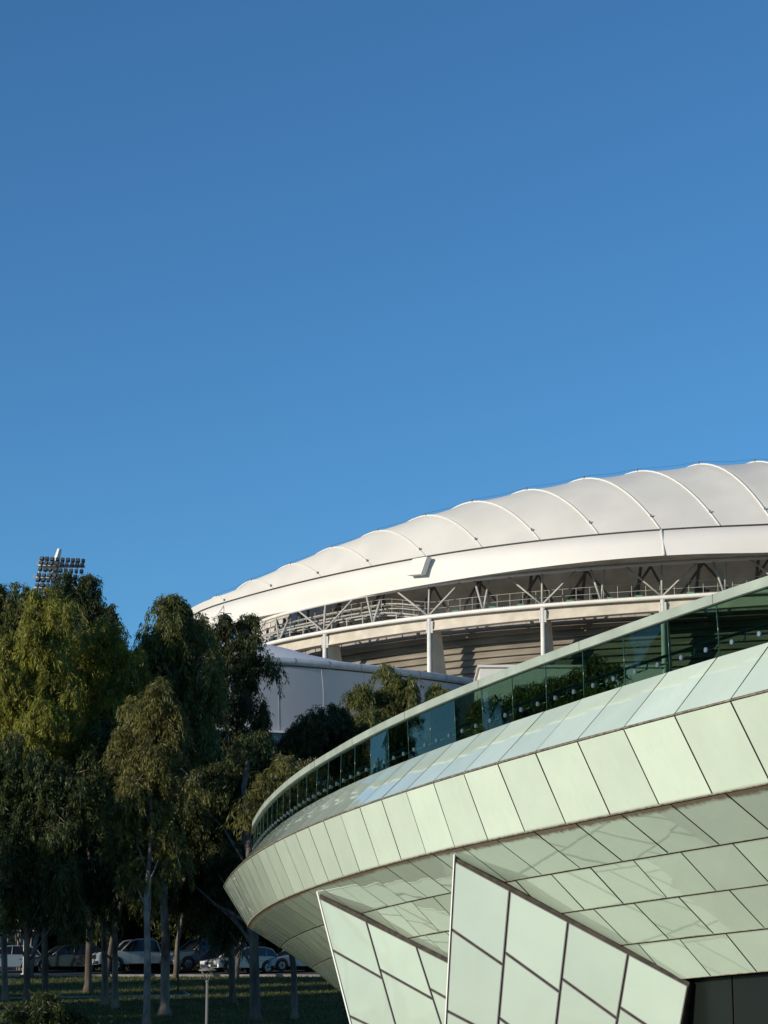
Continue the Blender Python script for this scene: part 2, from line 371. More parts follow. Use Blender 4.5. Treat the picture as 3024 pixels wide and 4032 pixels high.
# rings: mean inward offset (with its drift along the deck) and height above the eye
RING = {'rail': ([.93], 7.4), 'r1': ([1.03], 6.3), 'r2': ([0.], 5.24), 'r3': None, 'r4': None, 'r5': None, 'r6': None, 'r7': ([4.1], 1.27)}
def offs(d, ys, vs):
    return float(np.interp(d, ys, vs))
YS = [20, 36, 40, 45, 50, 55, 60, 68, 76]
OFF = {'rail': [.85, .88, .98, 1.02, 1.05, 1.08, 1.02, .93, .90], 'r1': [.95, .97, 1.03, 1.1, 1.12, 1.08, 1.04, .96, .90],
       'r2': [0]*9, 'r3': [.85, .80, .66, .46, .47, .55, .59, .70, .85], 'r4': [1.95, 1.88, 1.68, 1.48, 1.48, 1.54, 1.62, 1.74, 1.95],
       'r5': [2.9, 2.75, 2.42, 2.22, 2.16, 2.25, 2.42, 2.70, 3.0], 'r6': [3.7, 3.55, 3.2, 3.0, 2.95, 3.05, 3.25, 3.55, 3.85],
       'r7': [4.35, 4.2, 3.9, 3.75, 3.7, 3.8, 4.05, 4.4, 4.7]}
ZH = {'rail': 7.4, 'r1': 6.3, 'r2': 5.24, 'r3': 3.94, 'r4': 3.27, 'r5': 2.59, 'r6': 1.92, 'r7': 1.22}
def rp(k, s, do=0., dz=0.):
    q, n = B(s); d = min(q[1], 76) if s < s_nose else 60
    o = float(np.interp(q[1], YS, OFF[k]))+do
    dd = drop(q[1])
    P = q+n*o
    return np.array([P[0], P[1], ZH[k]-dd+EYE+dz])
pav = thing('riverside_pavilion', 'curved balcony pavilion clad in pale green glass panels with a dark glass balustrade', 'pavilion', (4, 45, 0))
PL = np.array([4, 45, 0.])
def pbuild(mb, name, m, parent=None):
    mb.v = [tuple(np.array(v)-PL) for v in mb.v]
    return mb.build(name, m, parent if parent is not None else pav)
PITCHW = 1.46
s_a = None
# align the joints with the photographed ones: R2 joint near pixel (2659, 2813)
jp = lift(2659, 2813, 5.24)[:2]
s_joint = seg[np.argmin(np.linalg.norm(base[:len(ext)+len(near)]-jp, axis=1))]
S0 = s_joint-PITCHW*math.floor(s_joint/PITCHW)
stations = np.arange(S0, S_TOT-1, PITCHW)
def cladding(name, ka, kb, m, shift=0., gap=.019, vflip=False, out=.018, parent=None):
    mb = MB()
    for s in stations:
        a, b = s+shift+gap, s+shift+PITCHW-gap
        if b > S_TOT: break
        A0, A1, B1, B0 = rp(ka, a), rp(ka, b), rp(kb, b), rp(kb, a)
        c = B0-A0; L_ = np.linalg.norm(c); c = c/L_*.02
        A0, A1, B0, B1 = A0+c, A1+c, B0-c, B1-c
        nrm = np.cross(A1-A0, B0-A0); nrm /= np.linalg.norm(nrm)
        q, n = B(s)
        if np.dot(nrm[:2], n) > 0: nrm = -nrm
        # a whisker of set-out error so each pane catches the sky differently
        j = [nrm*(out+random.gauss(0, .0025)) for _ in range(4)]
        v0, v1 = (0, 1) if not vflip else (1, 0)
        # four quads down the panel so that the grime has resolution
        fr_ = [A0+j[0], A1+j[1], B1+j[2], B0+j[3]]
        mb.face(fr_, [(0, v0), (1, v0), (1, v1), (0, v1)])
    return pbuild(mb, name, m, parent)
def backing(ks, name, m, out=0., parent=None, ds=.5):
    mb = MB(); rows = []
    for s in np.arange(0, S_TOT, ds): rows.append([rp(k, s) for k in ks])
    mb.loft(rows, smooth=False); return pbuild(mb, name, m, parent)
cladding('upper_fascia', 'r1', 'r2', M['panel'])
cladding('main_fascia', 'r2', 'r3', M['panel_face'], vflip=True)
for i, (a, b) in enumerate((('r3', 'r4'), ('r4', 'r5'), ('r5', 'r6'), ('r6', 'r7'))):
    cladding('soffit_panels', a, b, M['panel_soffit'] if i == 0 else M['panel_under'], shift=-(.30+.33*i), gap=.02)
backing(['r1', 'r2', 'r3', 'r4', 'r5', 'r6', 'r7'], 'joint_backing', M['joint'])
tm = MB()
for k in ('r2', 'r3', 'r4', 'r5', 'r6', 'r7'):
    pts = [rp(k, s, -.012, 0) for s in np.arange(0, S_TOT, .5)]
    tm.tube(pts, .020 if k in ('r2', 'r3') else .013, 5, True, True)
pbuild(tm, 'joint_trim', M['trim'])
# deck, underside and inner wall
dk = MB(); half = np.arange(0, s_end_near+math.pi*NR/2, 1.)
def mirror_s(s): return S_TOT-s*(S_TOT/(2*(s_end_near+math.pi*NR/2)))
dk.loft([[rp('r1', s, .1, -.05), rp('r1', mirror_s(s), .1, -.05)] for s in half], smooth=False)
pbuild(dk, 'deck', M['concrete_grey'])
us = MB(); us.loft([[rp('r7', s, .0, .03), rp('r7', mirror_s(s), 0, .03)] for s in half], smooth=False)
pbuild(us, 'underside', M['joint'])
iw = MB(); fr = MB()
for s in np.arange(0, S_TOT-1.5, 1.46):
    a, b = rp('r7', s+.03, .25), rp('r7', s+1.43, .25); a[2] -= .02; b[2] -= .02
    zm = 1.15
    for (u0, u1) in ((1, zm/a[2]), (zm/a[2]-.015, 0)):
        iw.face([(a[0], a[1], a[2]*u0), (b[0], b[1], b[2]*u0), (b[0], b[1], b[2]*u1), (a[0], a[1], a[2]*u1)])
    a2, b2 = rp('r7', s, .29), rp('r7', s+1.46, .29)
    fr.face([a2, b2, (b2[0], b2[1], 0), (a2[0], a2[1], 0)])
pbuild(iw, 'dark_wall_panels', M['dark_glass']); pbuild(fr, 'dark_wall_core', M['joint'])

# balustrade: capping with panes, handrail and brackets hung on it
cp = MB(); rows = []
for s in np.arange(0, S_TOT, .4):
    o = rp('rail', s); i_ = rp('rail', s, .14)
    rows.append([o+(0, 0, -.17), o+(0, 0, 0), i_+(0, 0, .012), i_+(0, 0, -.17), o+(0, 0, -.17)])
cp.loft(rows, smooth=False)
bal = pbuild(cp, 'balustrade', M['capping'])
for s in [q for q in stations if 4 < q < s_end_near+6][::3]:
    capj = MB(); q, n = B(s); c = rp('rail', s, -.002, -.085); capj.box(c, (.008, .012, .168), Matrix.Rotation(math.atan2(n[1], n[0])-math.pi/2, 3, 'Z'))
    pbuild(capj, 'capping_joint', M['trim'], bal)
vis = [s for s in stations if 4 < s < s_end_near+6]
for s in vis:
    g = MB(); a, b = s+.008, s+PITCHW-.008
    q4 = [rp('r1', a, .03, -.02), rp('r1', b, .03, -.02), rp('rail', b, .07, -.165), rp('rail', a, .07, -.165)]
    n = B(s+PITCHW/2)[1]; n3 = np.array([n[0], n[1], 0])*.014; q4 = [q+n3*0 for q in q4]; k4 = [q+n3 for q in q4]
    g.mesh(q4+k4, [(3, 2, 1, 0), (4, 5, 6, 7), (0, 1, 5, 4), (1, 2, 6, 5), (2, 3, 7, 6), (3, 0, 4, 7)])
    pbuild(g, 'glass_pane', M['glass'], bal)
    ge = MB(); ge.tube([rp('r1', s, .035, -.02), rp('rail', s, .075, -.165)], .011, 4); pbuild(ge, 'pane_joint', M['glass_edge'], bal)
hr = MB(); hr.tube([rp('r1', s, .16, .36) for s in np.arange(0, S_TOT, .5)], .03, 8)
pbuild(hr, 'handrail', M['green_rail'], bal)
for s in vis:
    for f_ in (.25, .75):
        k = MB(); ss = s+PITCHW*f_; q, n = B(ss); n3 = np.array([n[0], n[1], 0.]); q0 = rp('r1', ss, .03, .20)
        k.disc(q0-n3*.012, n3, .045, .03, 12)
        k.tube([q0, q0+n3*.06, rp('r1', ss-.2, .09, .205), rp('r1', ss-.21, .14, .22), rp('r1', ss-.21, .16, .35)], .016, 6)
        pbuild(k, 'rail_bracket', M['steel'], bal)

# ---- slanting support legs
def soffit_hit(x, y):
    r = ray(x, y); best = None
    for (ka, kb) in (('r3', 'r4'), ('r4', 'r5'), ('r5', 'r6'), ('r6', 'r7')):
        for s in np.arange(2, s_end_near+4, .3):
            A, Bq, C_, D_ = (rp(ka, s), rp(ka, s+.3), rp(kb, s+.3), rp(kb, s))
            O = np.array([0, 0, EYE])
            for tri in ((A, Bq, C_), (A, C_, D_)):
                e1, e2 = tri[1]-tri[0], tri[2]-tri[0]; pv = np.cross(r, e2); det = np.dot(e1, pv)
                if abs(det) < 1e-9: continue
                tv = O-tri[0]; u = np.dot(tv, pv)/det
                if u < -1e-6 or u > 1: continue
                qv = np.cross(tv, e1); v = np.dot(r, qv)/det
                if v < -1e-6 or u+v > 1: continue
                t = np.dot(e2, qv)/det
                if t > 0 and (best is None or t < best): best = t
    return None if best is None else O+r*best
def isect(a, b):
    (x1, y1), (x2, y2) = a; (x3, y3), (x4, y4) = b
    den = (x1-x2)*(y3-y4)-(y1-y2)*(x3-x4); px = ((x1*y2-y1*x2)*(x3-x4)-(x1-x2)*(x3*y4-y3*x4))/den
    py = ((x1*y2-y1*x2)*(y3-y4)-(y1-y2)*(x3*y4-y3*x4))/den; return np.array([px, py])
def inset(poly, g):
    n = len(poly); c = sum(poly)/n; lines = []
    for i in range(n):
        a, b = poly[i], poly[(i+1) % n]; e = b-a; nn = np.array([-e[1], e[0]])/(np.linalg.norm(e)+1e-9)
        if np.dot(c-a, nn) < 0: nn = -nn
        lines.append((a+nn*g, b+nn*g))
    return [isect(lines[i-1], lines[i]) for i in range(n)]
def support_leg(T0px, T1px, V, diags, depth, es=.045):
    T0 = soffit_hit(*T0px); T1 = soffit_hit(*T1px)
    if T0 is None or T1 is None: print('LEG MISS', T0, T1); return None
    print('leg', T0, T1)
    hx = T1[:2]-T0[:2]; hx /= np.linalg.norm(hx); nrm = np.array([hx[1], -hx[0]])       # towards the camera
    if nrm[1] > 0: nrm = -nrm
    def to2(px):
        r = ray(*px); t = np.dot(T0[:2], nrm)/np.dot(r[:2], nrm); P = r*t
        return np.array([np.dot(P[:2]-T0[:2], hx), P[2]+EYE])
    def to3(p_, o=0.): return np.array([*(T0[:2]+hx*p_[0]+nrm*o), p_[1]])
    V2 = [(to2(a), to2(b)) for a, b in V]
    top = (np.array([0, T0[2]-.05]), np.array([np.linalg.norm(T1[:2]-T0[:2]), T1[2]-.05]))
    gl = (np.array([-10., -.3]), np.array([10., -.3]))
    frm_ = MB(); face = MB(); core = MB(); outline_top = []
    for i in range(len(V2)-1):
        ds = [top]+[(to2(a), to2(b)) for a, b in diags[i]]
        # keep stepping down at the spacing of the last two joints until the ground
        step = (ds[1][0][1]+ds[1][1][1]-isect(top, V2[i])[1]-isect(top, V2[i+1])[1])/2
        if len(ds) > 2: step = ds[2][0][1]-isect(ds[1], V2[i])[1]
        step = -max(1.0, min(abs(step), 2.4))
        while isect(ds[-1], V2[i])[1] > .6 and isect(ds[-1], V2[i+1])[1] > .6:
            ds.append((ds[-1][0]+(0, step), ds[-1][1]+(0, step)))
        ds.append(gl); ds[0] = (top[0]-(0, .07), top[1]-(0, .07))
        for a, b in zip(ds[:-1], ds[1:]):
            poly = [isect(a, V2[i]), isect(a, V2[i+1]), isect(b, V2[i+1]), isect(b, V2[i])]
            if abs(poly[0][1]-poly[3][1])+abs(poly[1][1]-poly[2][1]) < .2: continue
            pin = inset(poly, .036)
            frm_.face([to3(q, .024) for q in inset(poly, .020)])
            face.face([to3(q, .03) for q in pin], [(0, 1), (1, 1), (1, .5), (0, .5)])
    a = [isect(top, V2[0]), isect(top, V2[-1]), isect(gl, V2[-1]), isect(gl, V2[0])]
    f0 = [to3(q, .0) for q in a]; b0 = [to3(q, -depth) for q in a]
    core.mesh(f0+b0, [(0, 1, 2, 3), (7, 6, 5, 4), (0, 3, 7, 4), (1, 0, 4, 5), (2, 1, 5, 6), (3, 2, 6, 7)])
    lg = pbuild(core, 'support_leg', M['joint']); pbuild(face, 'leg_panels', M['panel_leg'], lg); pbuild(frm_, 'panel_frames', M['lamp_grey'], lg)
    e = MB(); v0 = [isect(top, V2[0])+(0, .06), isect(gl, V2[0])]
    dv = (v0[1]-v0[0])
    q = [to3(v0[0]+(-es, 0), .05), to3(v0[0]+(0, 0), .05), to3(v0[1]+(0, 0), .05), to3(v0[1]+(-es, 0), .05)]
    q2 = [to3(v0[0]+(-es, 0), -depth-.02), to3(v0[0]+(-.0, 0), -depth-.02), to3(v0[1]+(0, 0), -depth-.02), to3(v0[1]+(-es, 0), -depth-.02)]
    e.mesh(q+q2, [(0, 1, 2, 3), (7, 6, 5, 4), (0, 3, 7, 4), (1, 0, 4, 5), (2, 1, 5, 6), (3, 2, 6, 7)])
    pbuild(e, 'edge_strip', M['edge_strip'], lg)
    return lg
support_leg((1796, 3368), (2560, 3775), [((1794, 3366), (1758, 4032)), ((2011.8, 3482.7), (1964.4, 4032)), ((2242, 3604.6), (2192.7, 4032)), ((2479.3, 3733.3), (2429.8, 4032)), ((2716.4, 3858.7), (2684.6, 4032))],
    [[((1782, 3661), (1980, 3797.5)), ((1761.5, 3980), (1862, 4032))], [((1994.9, 3753.7), (2204.9, 3906))], [((2221.8, 3858.7), (2431.9, 4011))], [((2448.8, 3970.5), (2540.3, 4032))]], .9, .022)
support_leg((1254, 3512), (1640, 3704), [((1252, 3508), (1387, 4032)), ((1439, 3605.5), (1560.5, 4031.8)), ((1636.8, 3709.5), (1740.7, 4031.8)), ((1835, 3812), (1915, 4032))],
    [[((1317.9, 3744.2), (1501.6, 3848)), ((1387, 4004), (1446, 4032))], [((1498, 3817), (1702.6, 3931))], [((1695.7, 3893), (1758, 3928))]], .9)

# ================================================================ stadium stand
def curve(px, z, left, right):
    P = np.array([at_height(x, y, z)[:2] for x, y in px]); P = P[np.argsort(P[:, 0])]
    c = np.polyfit(P[:, 0], P[:, 1], 3); X = np.linspace(P[0, 0], P[-1, 0], 40)
    mid = np.stack([X, np.polyval(c, X)], 1)
    pts = [mid[0]+np.array(q) for q in left]+list(mid)+[mid[-1]+np.array(q) for q in right]
    return np.array(pts)
class Path:
    def __init__(s, pts):
        for _ in range(2):                      # soften the joins with the extensions
            q = pts.copy(); q[1:-1] = .25*pts[:-2]+.5*pts[1:-1]+.25*pts[2:]; pts = q
        s.p = pts; s.L = np.r_[0, np.cumsum(np.linalg.norm(np.diff(pts, axis=0), axis=1))]; s.T = s.L[-1]
    def at(s, l):
        return np.array([np.interp(l, s.L, s.p[:, 0]), np.interp(l, s.L, s.p[:, 1])])
    def nin(s, l):
        t = s.at(min(l+.6, s.T))-s.at(max(l-.6, 0)); t /= np.linalg.norm(t); return np.array([-t[1], t[0]])
    def find(s, x): return float(np.interp(x, s.p[:, 0], s.L))
    def P(s, l, o, z):
        q = s.at(l)+s.nin(l)*o; return np.array([q[0], q[1], z+EYE])
LEFT = [(-9.5, 40), (-9, 32), (-7.6, 22), (-5.6, 13), (-3, 6)]; RIGHT = [(7, -1.6), (15, -2.6), (25, -2.8), (36, -1.5), (46, 1.5)]
CH = Path(curve(z2([(405, 750), (490, 725), (735, 685), (990, 640), (1260, 602)])+z1([(260, 810), (545, 785), (840, 770), (1135, 748), (1440, 728), (1659, 715)]), 30, LEFT, RIGHT))
FB = Path(curve(z2([(230, 650), (400, 610), (600, 570), (840, 525), (1040, 490), (1270, 455)])+z1([(300, 625), (540, 598), (830, 575), (1130, 555), (1440, 540), (1659, 532)]), 32.2, LEFT, RIGHT))
FT = Path(curve(z2([(70, 590), (240, 545), (480, 472), (720, 413), (975, 358), (1245, 312)])+z1([(245, 513), (535, 477), (825, 445), (1128, 425), (1425, 405), (1659, 398)]), 34.3, [(-7, 34), (-6, 22), (-4, 11)], RIGHT))
SL = np.array([8, 165, gz(165)])
std = thing('stadium_stand', 'white vaulted stadium stand with ribbed membrane roof on concrete columns', 'stadium', tuple(SL))
def sbuild(mb, name, m, parent=None):
    mb.v = [tuple(np.array(v)-SL) for v in mb.v]
    return mb.build(name, m, parent if parent is not None else std)
# vaulted roof: every rib is a half ellipse from its foot on the fascia, tangent to the photographed skyline
feet = z2([(240, 545), (480, 472), (720, 413), (975, 358), (1245, 312), (1530, 268)])+z1([(535, 477), (825, 445), (1128, 425), (1425, 405), (1690, 396)])
crest = z2([(200, 515), (390, 428), (590, 345), (800, 260), (1030, 180), (1270, 103)])+z1([(230, 283), (500, 222), (780, 170), (1050, 130), (1340, 98)])
crest = crest[:6]+z1([(230, 283), (500, 222), (780, 170), (1050, 130), (1340, 98)])
ribs = []
ANG = np.interp(np.arange(len(feet)), [0, 5, 10], [-27, -30, -21])
for (fx, fy), (cx_, cy_), ang in zip(feet, crest, ANG):
    Ft = at_height(fx, fy, 34.3); rc = ray(cx_, cy_)
    D = np.array([math.sin(math.radians(ang)), math.cos(math.radians(ang))])
    # the rib's vertical plane meets the sight line to its crest; a parabola from the foot touches that line there
    den = D[0]*rc[1]-D[1]*rc[0]; u = (Ft[1]*rc[0]-Ft[0]*rc[1])/den
    yh = Ft[1]+D[1]*u; H = yh*rc[2]/rc[1]-34.3; mm = rc[2]/rc[1]*D[1]; c_ = H-mm*u
    m0 = mm+2*c_/u; ribs.append([Ft, ang, m0, (m0-mm)**2/(4*c_)]); print('rib', np.round(Ft, 1), round(ang), [round(float(q), 3) for q in (u, H, m0, ribs[-1][3])])
angs = np.array([r[1] for r in ribs]); bs = np.array([r[3] for r in ribs])
R_ = []
fl = [FT.find(r[0][0]) for r in ribs]
R_.append((fl[0]-10, angs[0], ribs[0][2], bs[0]*1.5))
for l, an, r, b in zip(fl, angs, ribs, bs): R_.append((l, an, r[2], b))
dl = fl[-1]-fl[-2]
for k in range(1, 6): R_.append((fl[-1]+dl*k, angs[-1]+3*k, ribs[-1][2], bs[-1]*.985**k))
def rib_point(l, an, a, b, th, dip=0.):
    q = FT.at(l); D = np.array([math.sin(math.radians(an)), math.cos(math.radians(an))])
    u = th*a/b; hh = (a*u-b*u*u)*(1-dip)
    P = q+D*u; return np.array([P[0], P[1], 34.3+hh+EYE])
TH = np.linspace(0, .93, 26)
rf = MB(); rows = []; SUB = 6
for i in range(len(R_)-1):
    for k in range(SUB):
        t = k/SUB; p_ = [R_[i][j]*(1-t)+R_[i+1][j]*t for j in range(4)]
        rows.append([rib_point(*p_, th, .022*4*t*(1-t)) for th in TH])
rows.append([rib_point(*R_[-1], th) for th in TH])
rf.loft(rows, smooth=True)
roof = sbuild(rf, 'roof', M['membrane'])
for i, r in enumerate(R_):
    if i == 0 and False: continue
    rb = MB(); pts = [rib_point(*r, th)+(0, 0, .02) for th in TH]
    rb.tube(pts, .07, 6); sbuild(rb, 'roof_rib', M['seam'], roof)
cb = MB()
for th, rise in ((.41, .22),):
    for i in range(len(R_)-1):
        A = rib_point(*R_[i], th)+(0, 0, rise); Bq = rib_point(*R_[i+1], th)+(0, 0, rise)
        mid = (A+Bq)/2+(0, 0, -.12); cb.tube([A, mid, Bq], .009, 4, False)
for r in R_:
    for th in (.42, .05):
        fit = MB(); q = rib_point(*r, th); fit.box(q+(0, -.08, .1), (.11, .11, .2)); sbuild(fit, 'cable_clamp', M['lamp_grey'], roof)
sbuild(cb, 'roof_cable', M['dark_steel'], roof)
upx = zoomed(1050, 2250, .4822, [(0, 375), (330, 305), (770, 212), (1230, 130), (1659, 70)])+zoomed(2150, 2150, .5268, [(390, 150), (860, 118), (1330, 102), (1659, 97)])
ul, uz = [], []
for (x, y) in upx:
    r = ray(x, y); L_ = np.linspace(0, CH.T, 2000); best = min(L_, key=lambda l: abs(CH.at(l)[0]/CH.at(l)[1]-r[0]/r[1])+(0 if CH.at(l)[1] < 176 else 1))
    q = CH.P(best, .15, 0); ul.append(best); uz.append(r[2]/r[1]*q[1])
uc = np.polyfit(ul, uz, 2); print('UZ', np.round(uz, 2))
def UZf(l): return float(np.interp(l, ul, np.polyval(uc, ul)))
# fascia band with its shaded return and top gutter line
fs = MB(); rt = MB(); gt = MB(); rows = []; rows2 = []; gp = []
l0, l1 = FB.find(FB.p[0, 0]), FB.T
N_ = 90
for i in range(N_+1):
    t = i/N_
    lb = FB.T*t; lt = FT.T*t
    # pair by x so that the sheets hang straight
    qb = FB.at(lb); lt = float(np.interp(qb[0], FT.p[:, 0], FT.L))
    A = FB.P(lb, 0, 32.2); C_ = FT.P(lt, 0, 34.3)
    if qb[0] < FT.p[0, 0]: C_ = A+(0, .6, 2.1)
    rows.append([A, A*.5+C_*.5+(0, -.12, .05), C_, C_+(0, .5, .02)])
    lc = float(np.interp(qb[0], CH.p[:, 0], CH.L)); uq = CH.P(lc, .15, UZf(lc)+.12)
    rows2.append([A, A+(0, .12, -.03), uq+(0, 0, .02)])
    gp.append(C_+(0, -.03, .03))
fs.loft(rows, smooth=True); rt.loft(rows2, smooth=False); gt.tube(gp, .06, 5, True)
fas = sbuild(fs, 'fascia', M['fascia']); sbuild(rt, 'eave_soffit', M['lining']); sbuild(gt, 'gutter_line', M['dark_steel'], fas)
for fx in (2603,):
    q = at_height(fx, 2090, 34.3); l = FB.find(q[0]); a = FB.P(l, -.05, 32.2); c = FT.P(FT.find(q[0]), -.05, 34.3); jn = MB(); jn.tube([a, c], .1, 6); sbuild(jn, 'fascia_joint', M['seam'], fas)
q = at_height(850, 2400, 34.3)
for (xa, ya, xb, yb) in z_ if False else ((888, 2378, 845, 2440), (1655, 2262, 1640, 2300)):
    a = at_height(xb, yb, 32.6); c = at_height(xa, ya, 34.3); jn = MB(); jn.tube([a+(0, -.15, 0), c+(0, -.15, 0)], .05, 5); sbuild(jn, 'fascia_joint', M['seam'], fas)
# box sign on the fascia
px = z2([(1180, 320), (1252, 308), (1222, 396), (1150, 402)])
zs = [34.6, 34.6, 32.75, 32.75]
c4 = []
lsg = FB.find(at_height(1640, 2230, 33)[0])
for (x, y), in zip(px):
    q = FB.at(lsg); n = FB.nin(lsg); q = q-n*.75; r = ray(x, y); t = np.dot(q, n)/np.dot(r[:2], n); P = r*t; P[2] += EYE; c4.append(P)
n3 = np.array([*FB.nin(lsg), 0]); sb = MB(); bk = [c+n3*.55 for c in c4]
sb.mesh(c4+bk, [(0, 1, 2, 3), (7, 6, 5, 4), (0, 3, 7, 4), (1, 0, 4, 5), (2, 1, 5, 6), (3, 2, 6, 7)])
sbuild(sb, 'panel_box', M['fascia'], fas)
# truss of the eave
tr = MB(); tr.tube([CH.P(l, 0, 29.88) for l in np.linspace(0, CH.T, 90)], .165, 8)
truss = sbuild(tr, 'eave_truss', M['white_steel'])
up = MB(); UZ = 31.85
up.tube([CH.P(l, .15, UZf(l)) for l in np.linspace(0, CH.T, 90)], .15, 8); sbuild(up, 'upper_chord', M['white_steel'], truss)
colX = [at_height(x, y, 30)[0] for x, y in ((1276, 2487), (1687, 2422), (2135, 2376), (2606, 2347))]
colL = [CH.find(x) for x in colX]
sp_ = colL[-1]-colL[-2]
colL = [colL[0]-21.5, colL[0]-11]+colL+[colL[-1]+sp_*k for k in range(1, 5)]
for i, l in enumerate(colL):
    st_ = MB(); st_.tube([CH.P(l, 0, 29.9), CH.P(l, .15, UZf(l))], .09, 6); sbuild(st_, 'strut', M['grey_steel'], truss)
    for sgn in (-1, 1):
        j = i+sgn
        if 0 <= j < len(colL):
            lq = l+(colL[j]-l)*.30
            st_ = MB(); st_.tube([CH.P(l, 0, 29.95), CH.P(lq, .15, UZf(lq))], .075, 6); sbuild(st_, 'strut', M['grey_steel'], truss)
    if i+1 < len(colL):
        lm = (l+colL[i+1])/2
        st_ = MB(); st_.tube([CH.P(lm, 0, 29.9), CH.P(lm, 1.1, UZf(lm)+.1)], .1, 6); sbuild(st_, 'strut', M['grey_steel'], truss)
        st_ = MB(); st_.tube([CH.P(lm, 0, 29.9), CH.P(lm-.8, .15, UZf(lm))], .09, 6); sbuild(st_, 'strut', M['grey_steel'], truss)
# dark bracing and lining inside
il = MB(); il.loft([[CH.P(l, 6.0, 28.5), CH.P(l, 5.2, 31.2), CH.P(l, 5.6, 36)] for l in np.linspace(0, CH.T, 80)], smooth=False)
sbuild(il, 'inner_lining', M['lining'])
for i in range(len(colL)-1):
    a, b = colL[i], colL[i+1]; m_ = (a+b)/2; br = MB()
    for (x0, x1) in ((a, a+(b-a)*.28), (a+(b-a)*.56, a+(b-a)*.28), (a+(b-a)*.56, a+(b-a)*.84), (b, a+(b-a)*.84)):
        br.tube([CH.P(x0, 3.8, 29.9), CH.P(x1, 3.2, 32.9)], .10, 6)
    for x0 in (a+(b-a)*.2, a+(b-a)*.7):
        br.tube([CH.P(x0-.3, 4.4, 29.5), CH.P(x0+.25, 4.4, 33.4)], .12, 4)
    sbuild(br, 'inner_brace', M['brace'])
    ex = MB()
    for q in range(3):
        x0 = a+(b-a)*random.uniform(.1, .9); c = CH.P(x0, 2.8, 30.5+random.random()*.7); ex.box(c, (.7, .4, .55))
    sbuild(ex, 'equipment_box', M['dark_steel'])
# catwalk and its railing
cw = MB(); cw.loft([[CH.P(l, .2, 30.02), CH.P(l, 2.0, 30.06), CH.P(l, 2.0, 29.9)] for l in np.linspace(0, CH.T, 90)], smooth=False)
cat = sbuild(cw, 'catwalk', M['grey_steel'])
LQ = CH.find(3.0)                                   # left of this column the walkway climbs and carries cable trays
def walk_z(l): return 30.12+ (0 if l > LQ else min(1.0, (LQ-l)*.25)*.75)
rl = MB()
for hh in (.5, 1.02):
    rl.tube([CH.P(l, .75, walk_z(l)+hh) for l in np.arange(0, CH.T, .8)], .02, 4, False)
for l in np.arange(.5, CH.T, 1.05): rl.tube([CH.P(l, .75, walk_z(l)-.1), CH.P(l, .75, walk_z(l)+1.02)], .022, 4, False)
for l in np.arange(.5, CH.T, .2): rl.tube([CH.P(l, .78, walk_z(l)), CH.P(l, .78, walk_z(l)+.16)], .014, 3, False)
sbuild(rl, 'catwalk_railing', M['grey_steel'], cat)
tray = MB()
for dz, oo in ((-.05, .7), (-.22, .9), (.75, 1.3), (.4, 1.5)):
    pts = [CH.P(l, oo, walk_z(l)+dz) for l in np.arange(CH.find(-14), LQ-.5, 1.2)]; tray.tube(pts, .07, 5)
for l in np.arange(CH.find(-14), LQ, 1.7):
    tray.box(CH.P(l, .9, walk_z(l)-.15), (.25, 1.2, .12)); tray.tube([CH.P(l, .6, 29.9), CH.P(l, .6, walk_z(l)-.1)], .06, 5)
sbuild(tray, 'cable_tray', M['grey_steel'], cat)
sg = MB()
for f_ in (.22, .55, .8):
    for i in range(3, 7):
        l = colL[i]+(colL[i+1]-colL[i])*f_; sg.box(CH.P(l, .55, 30.2), (.5, .1, .12))
sbuild(sg, 'walkway_light', mat('green_fitting', (.12, .35, .22), .5), cat)
# beam under the truss, bay by bay, with a pale lower flange
for i in range(len(colL)-1):
    a, b = colL[i]+.25, colL[i+1]-.25; bm = MB(); rws = []
    for l in np.linspace(a, b, 9):
        t = (l-a)/(b-a); zb = 28.85+.12*t
        rws.append([CH.P(l, .35, 29.75), CH.P(l, .25, zb+.06), CH.P(l, .12, zb+.05), CH.P(l, .12, zb-.02), CH.P(l, .9, zb), CH.P(l, .9, 29.75)])
    bm.loft(rws, smooth=False); sbuild(bm, 'spandrel_beam', M['concrete'])
# columns: a round white post with a concrete fin raking in behind it
for l in colL:
    cm = MB(); zb = gz(165)-EYE
    cm.tube([CH.P(l, .1, 29.75), CH.P(l, .1, 24), CH.P(l, .1, zb)], [.16, .19, .21], 10)
    cm.box(CH.P(l, .12, 29.1), (.5, .3, .9)); cm.box(CH.P(l, .12, 29.72), (.3, .3, .14))
    post = sbuild(cm, 'column', M['white_steel'])
    fn = MB(); nn = CH.nin(l); tt = np.array([nn[1], -nn[0], 0])*.14; prof = [(.3, 29.3), (1.5, 29.3), (3.1, 22), (4.4, 12), (4.4, zb), (.3, zb)]
    P0 = [CH.P(l, o, z)-tt for o, z in prof]; P1 = [CH.P(l, o, z)+tt for o, z in prof]
    k = len(prof); fn.mesh(P0+P1, [tuple(range(k)), tuple(range(2*k-1, k-1, -1))]+[(i, i+k, (i+1) % k+k, (i+1) % k) for i in range(k)])
    sbuild(fn, 'column_fin', M['concrete'], post)
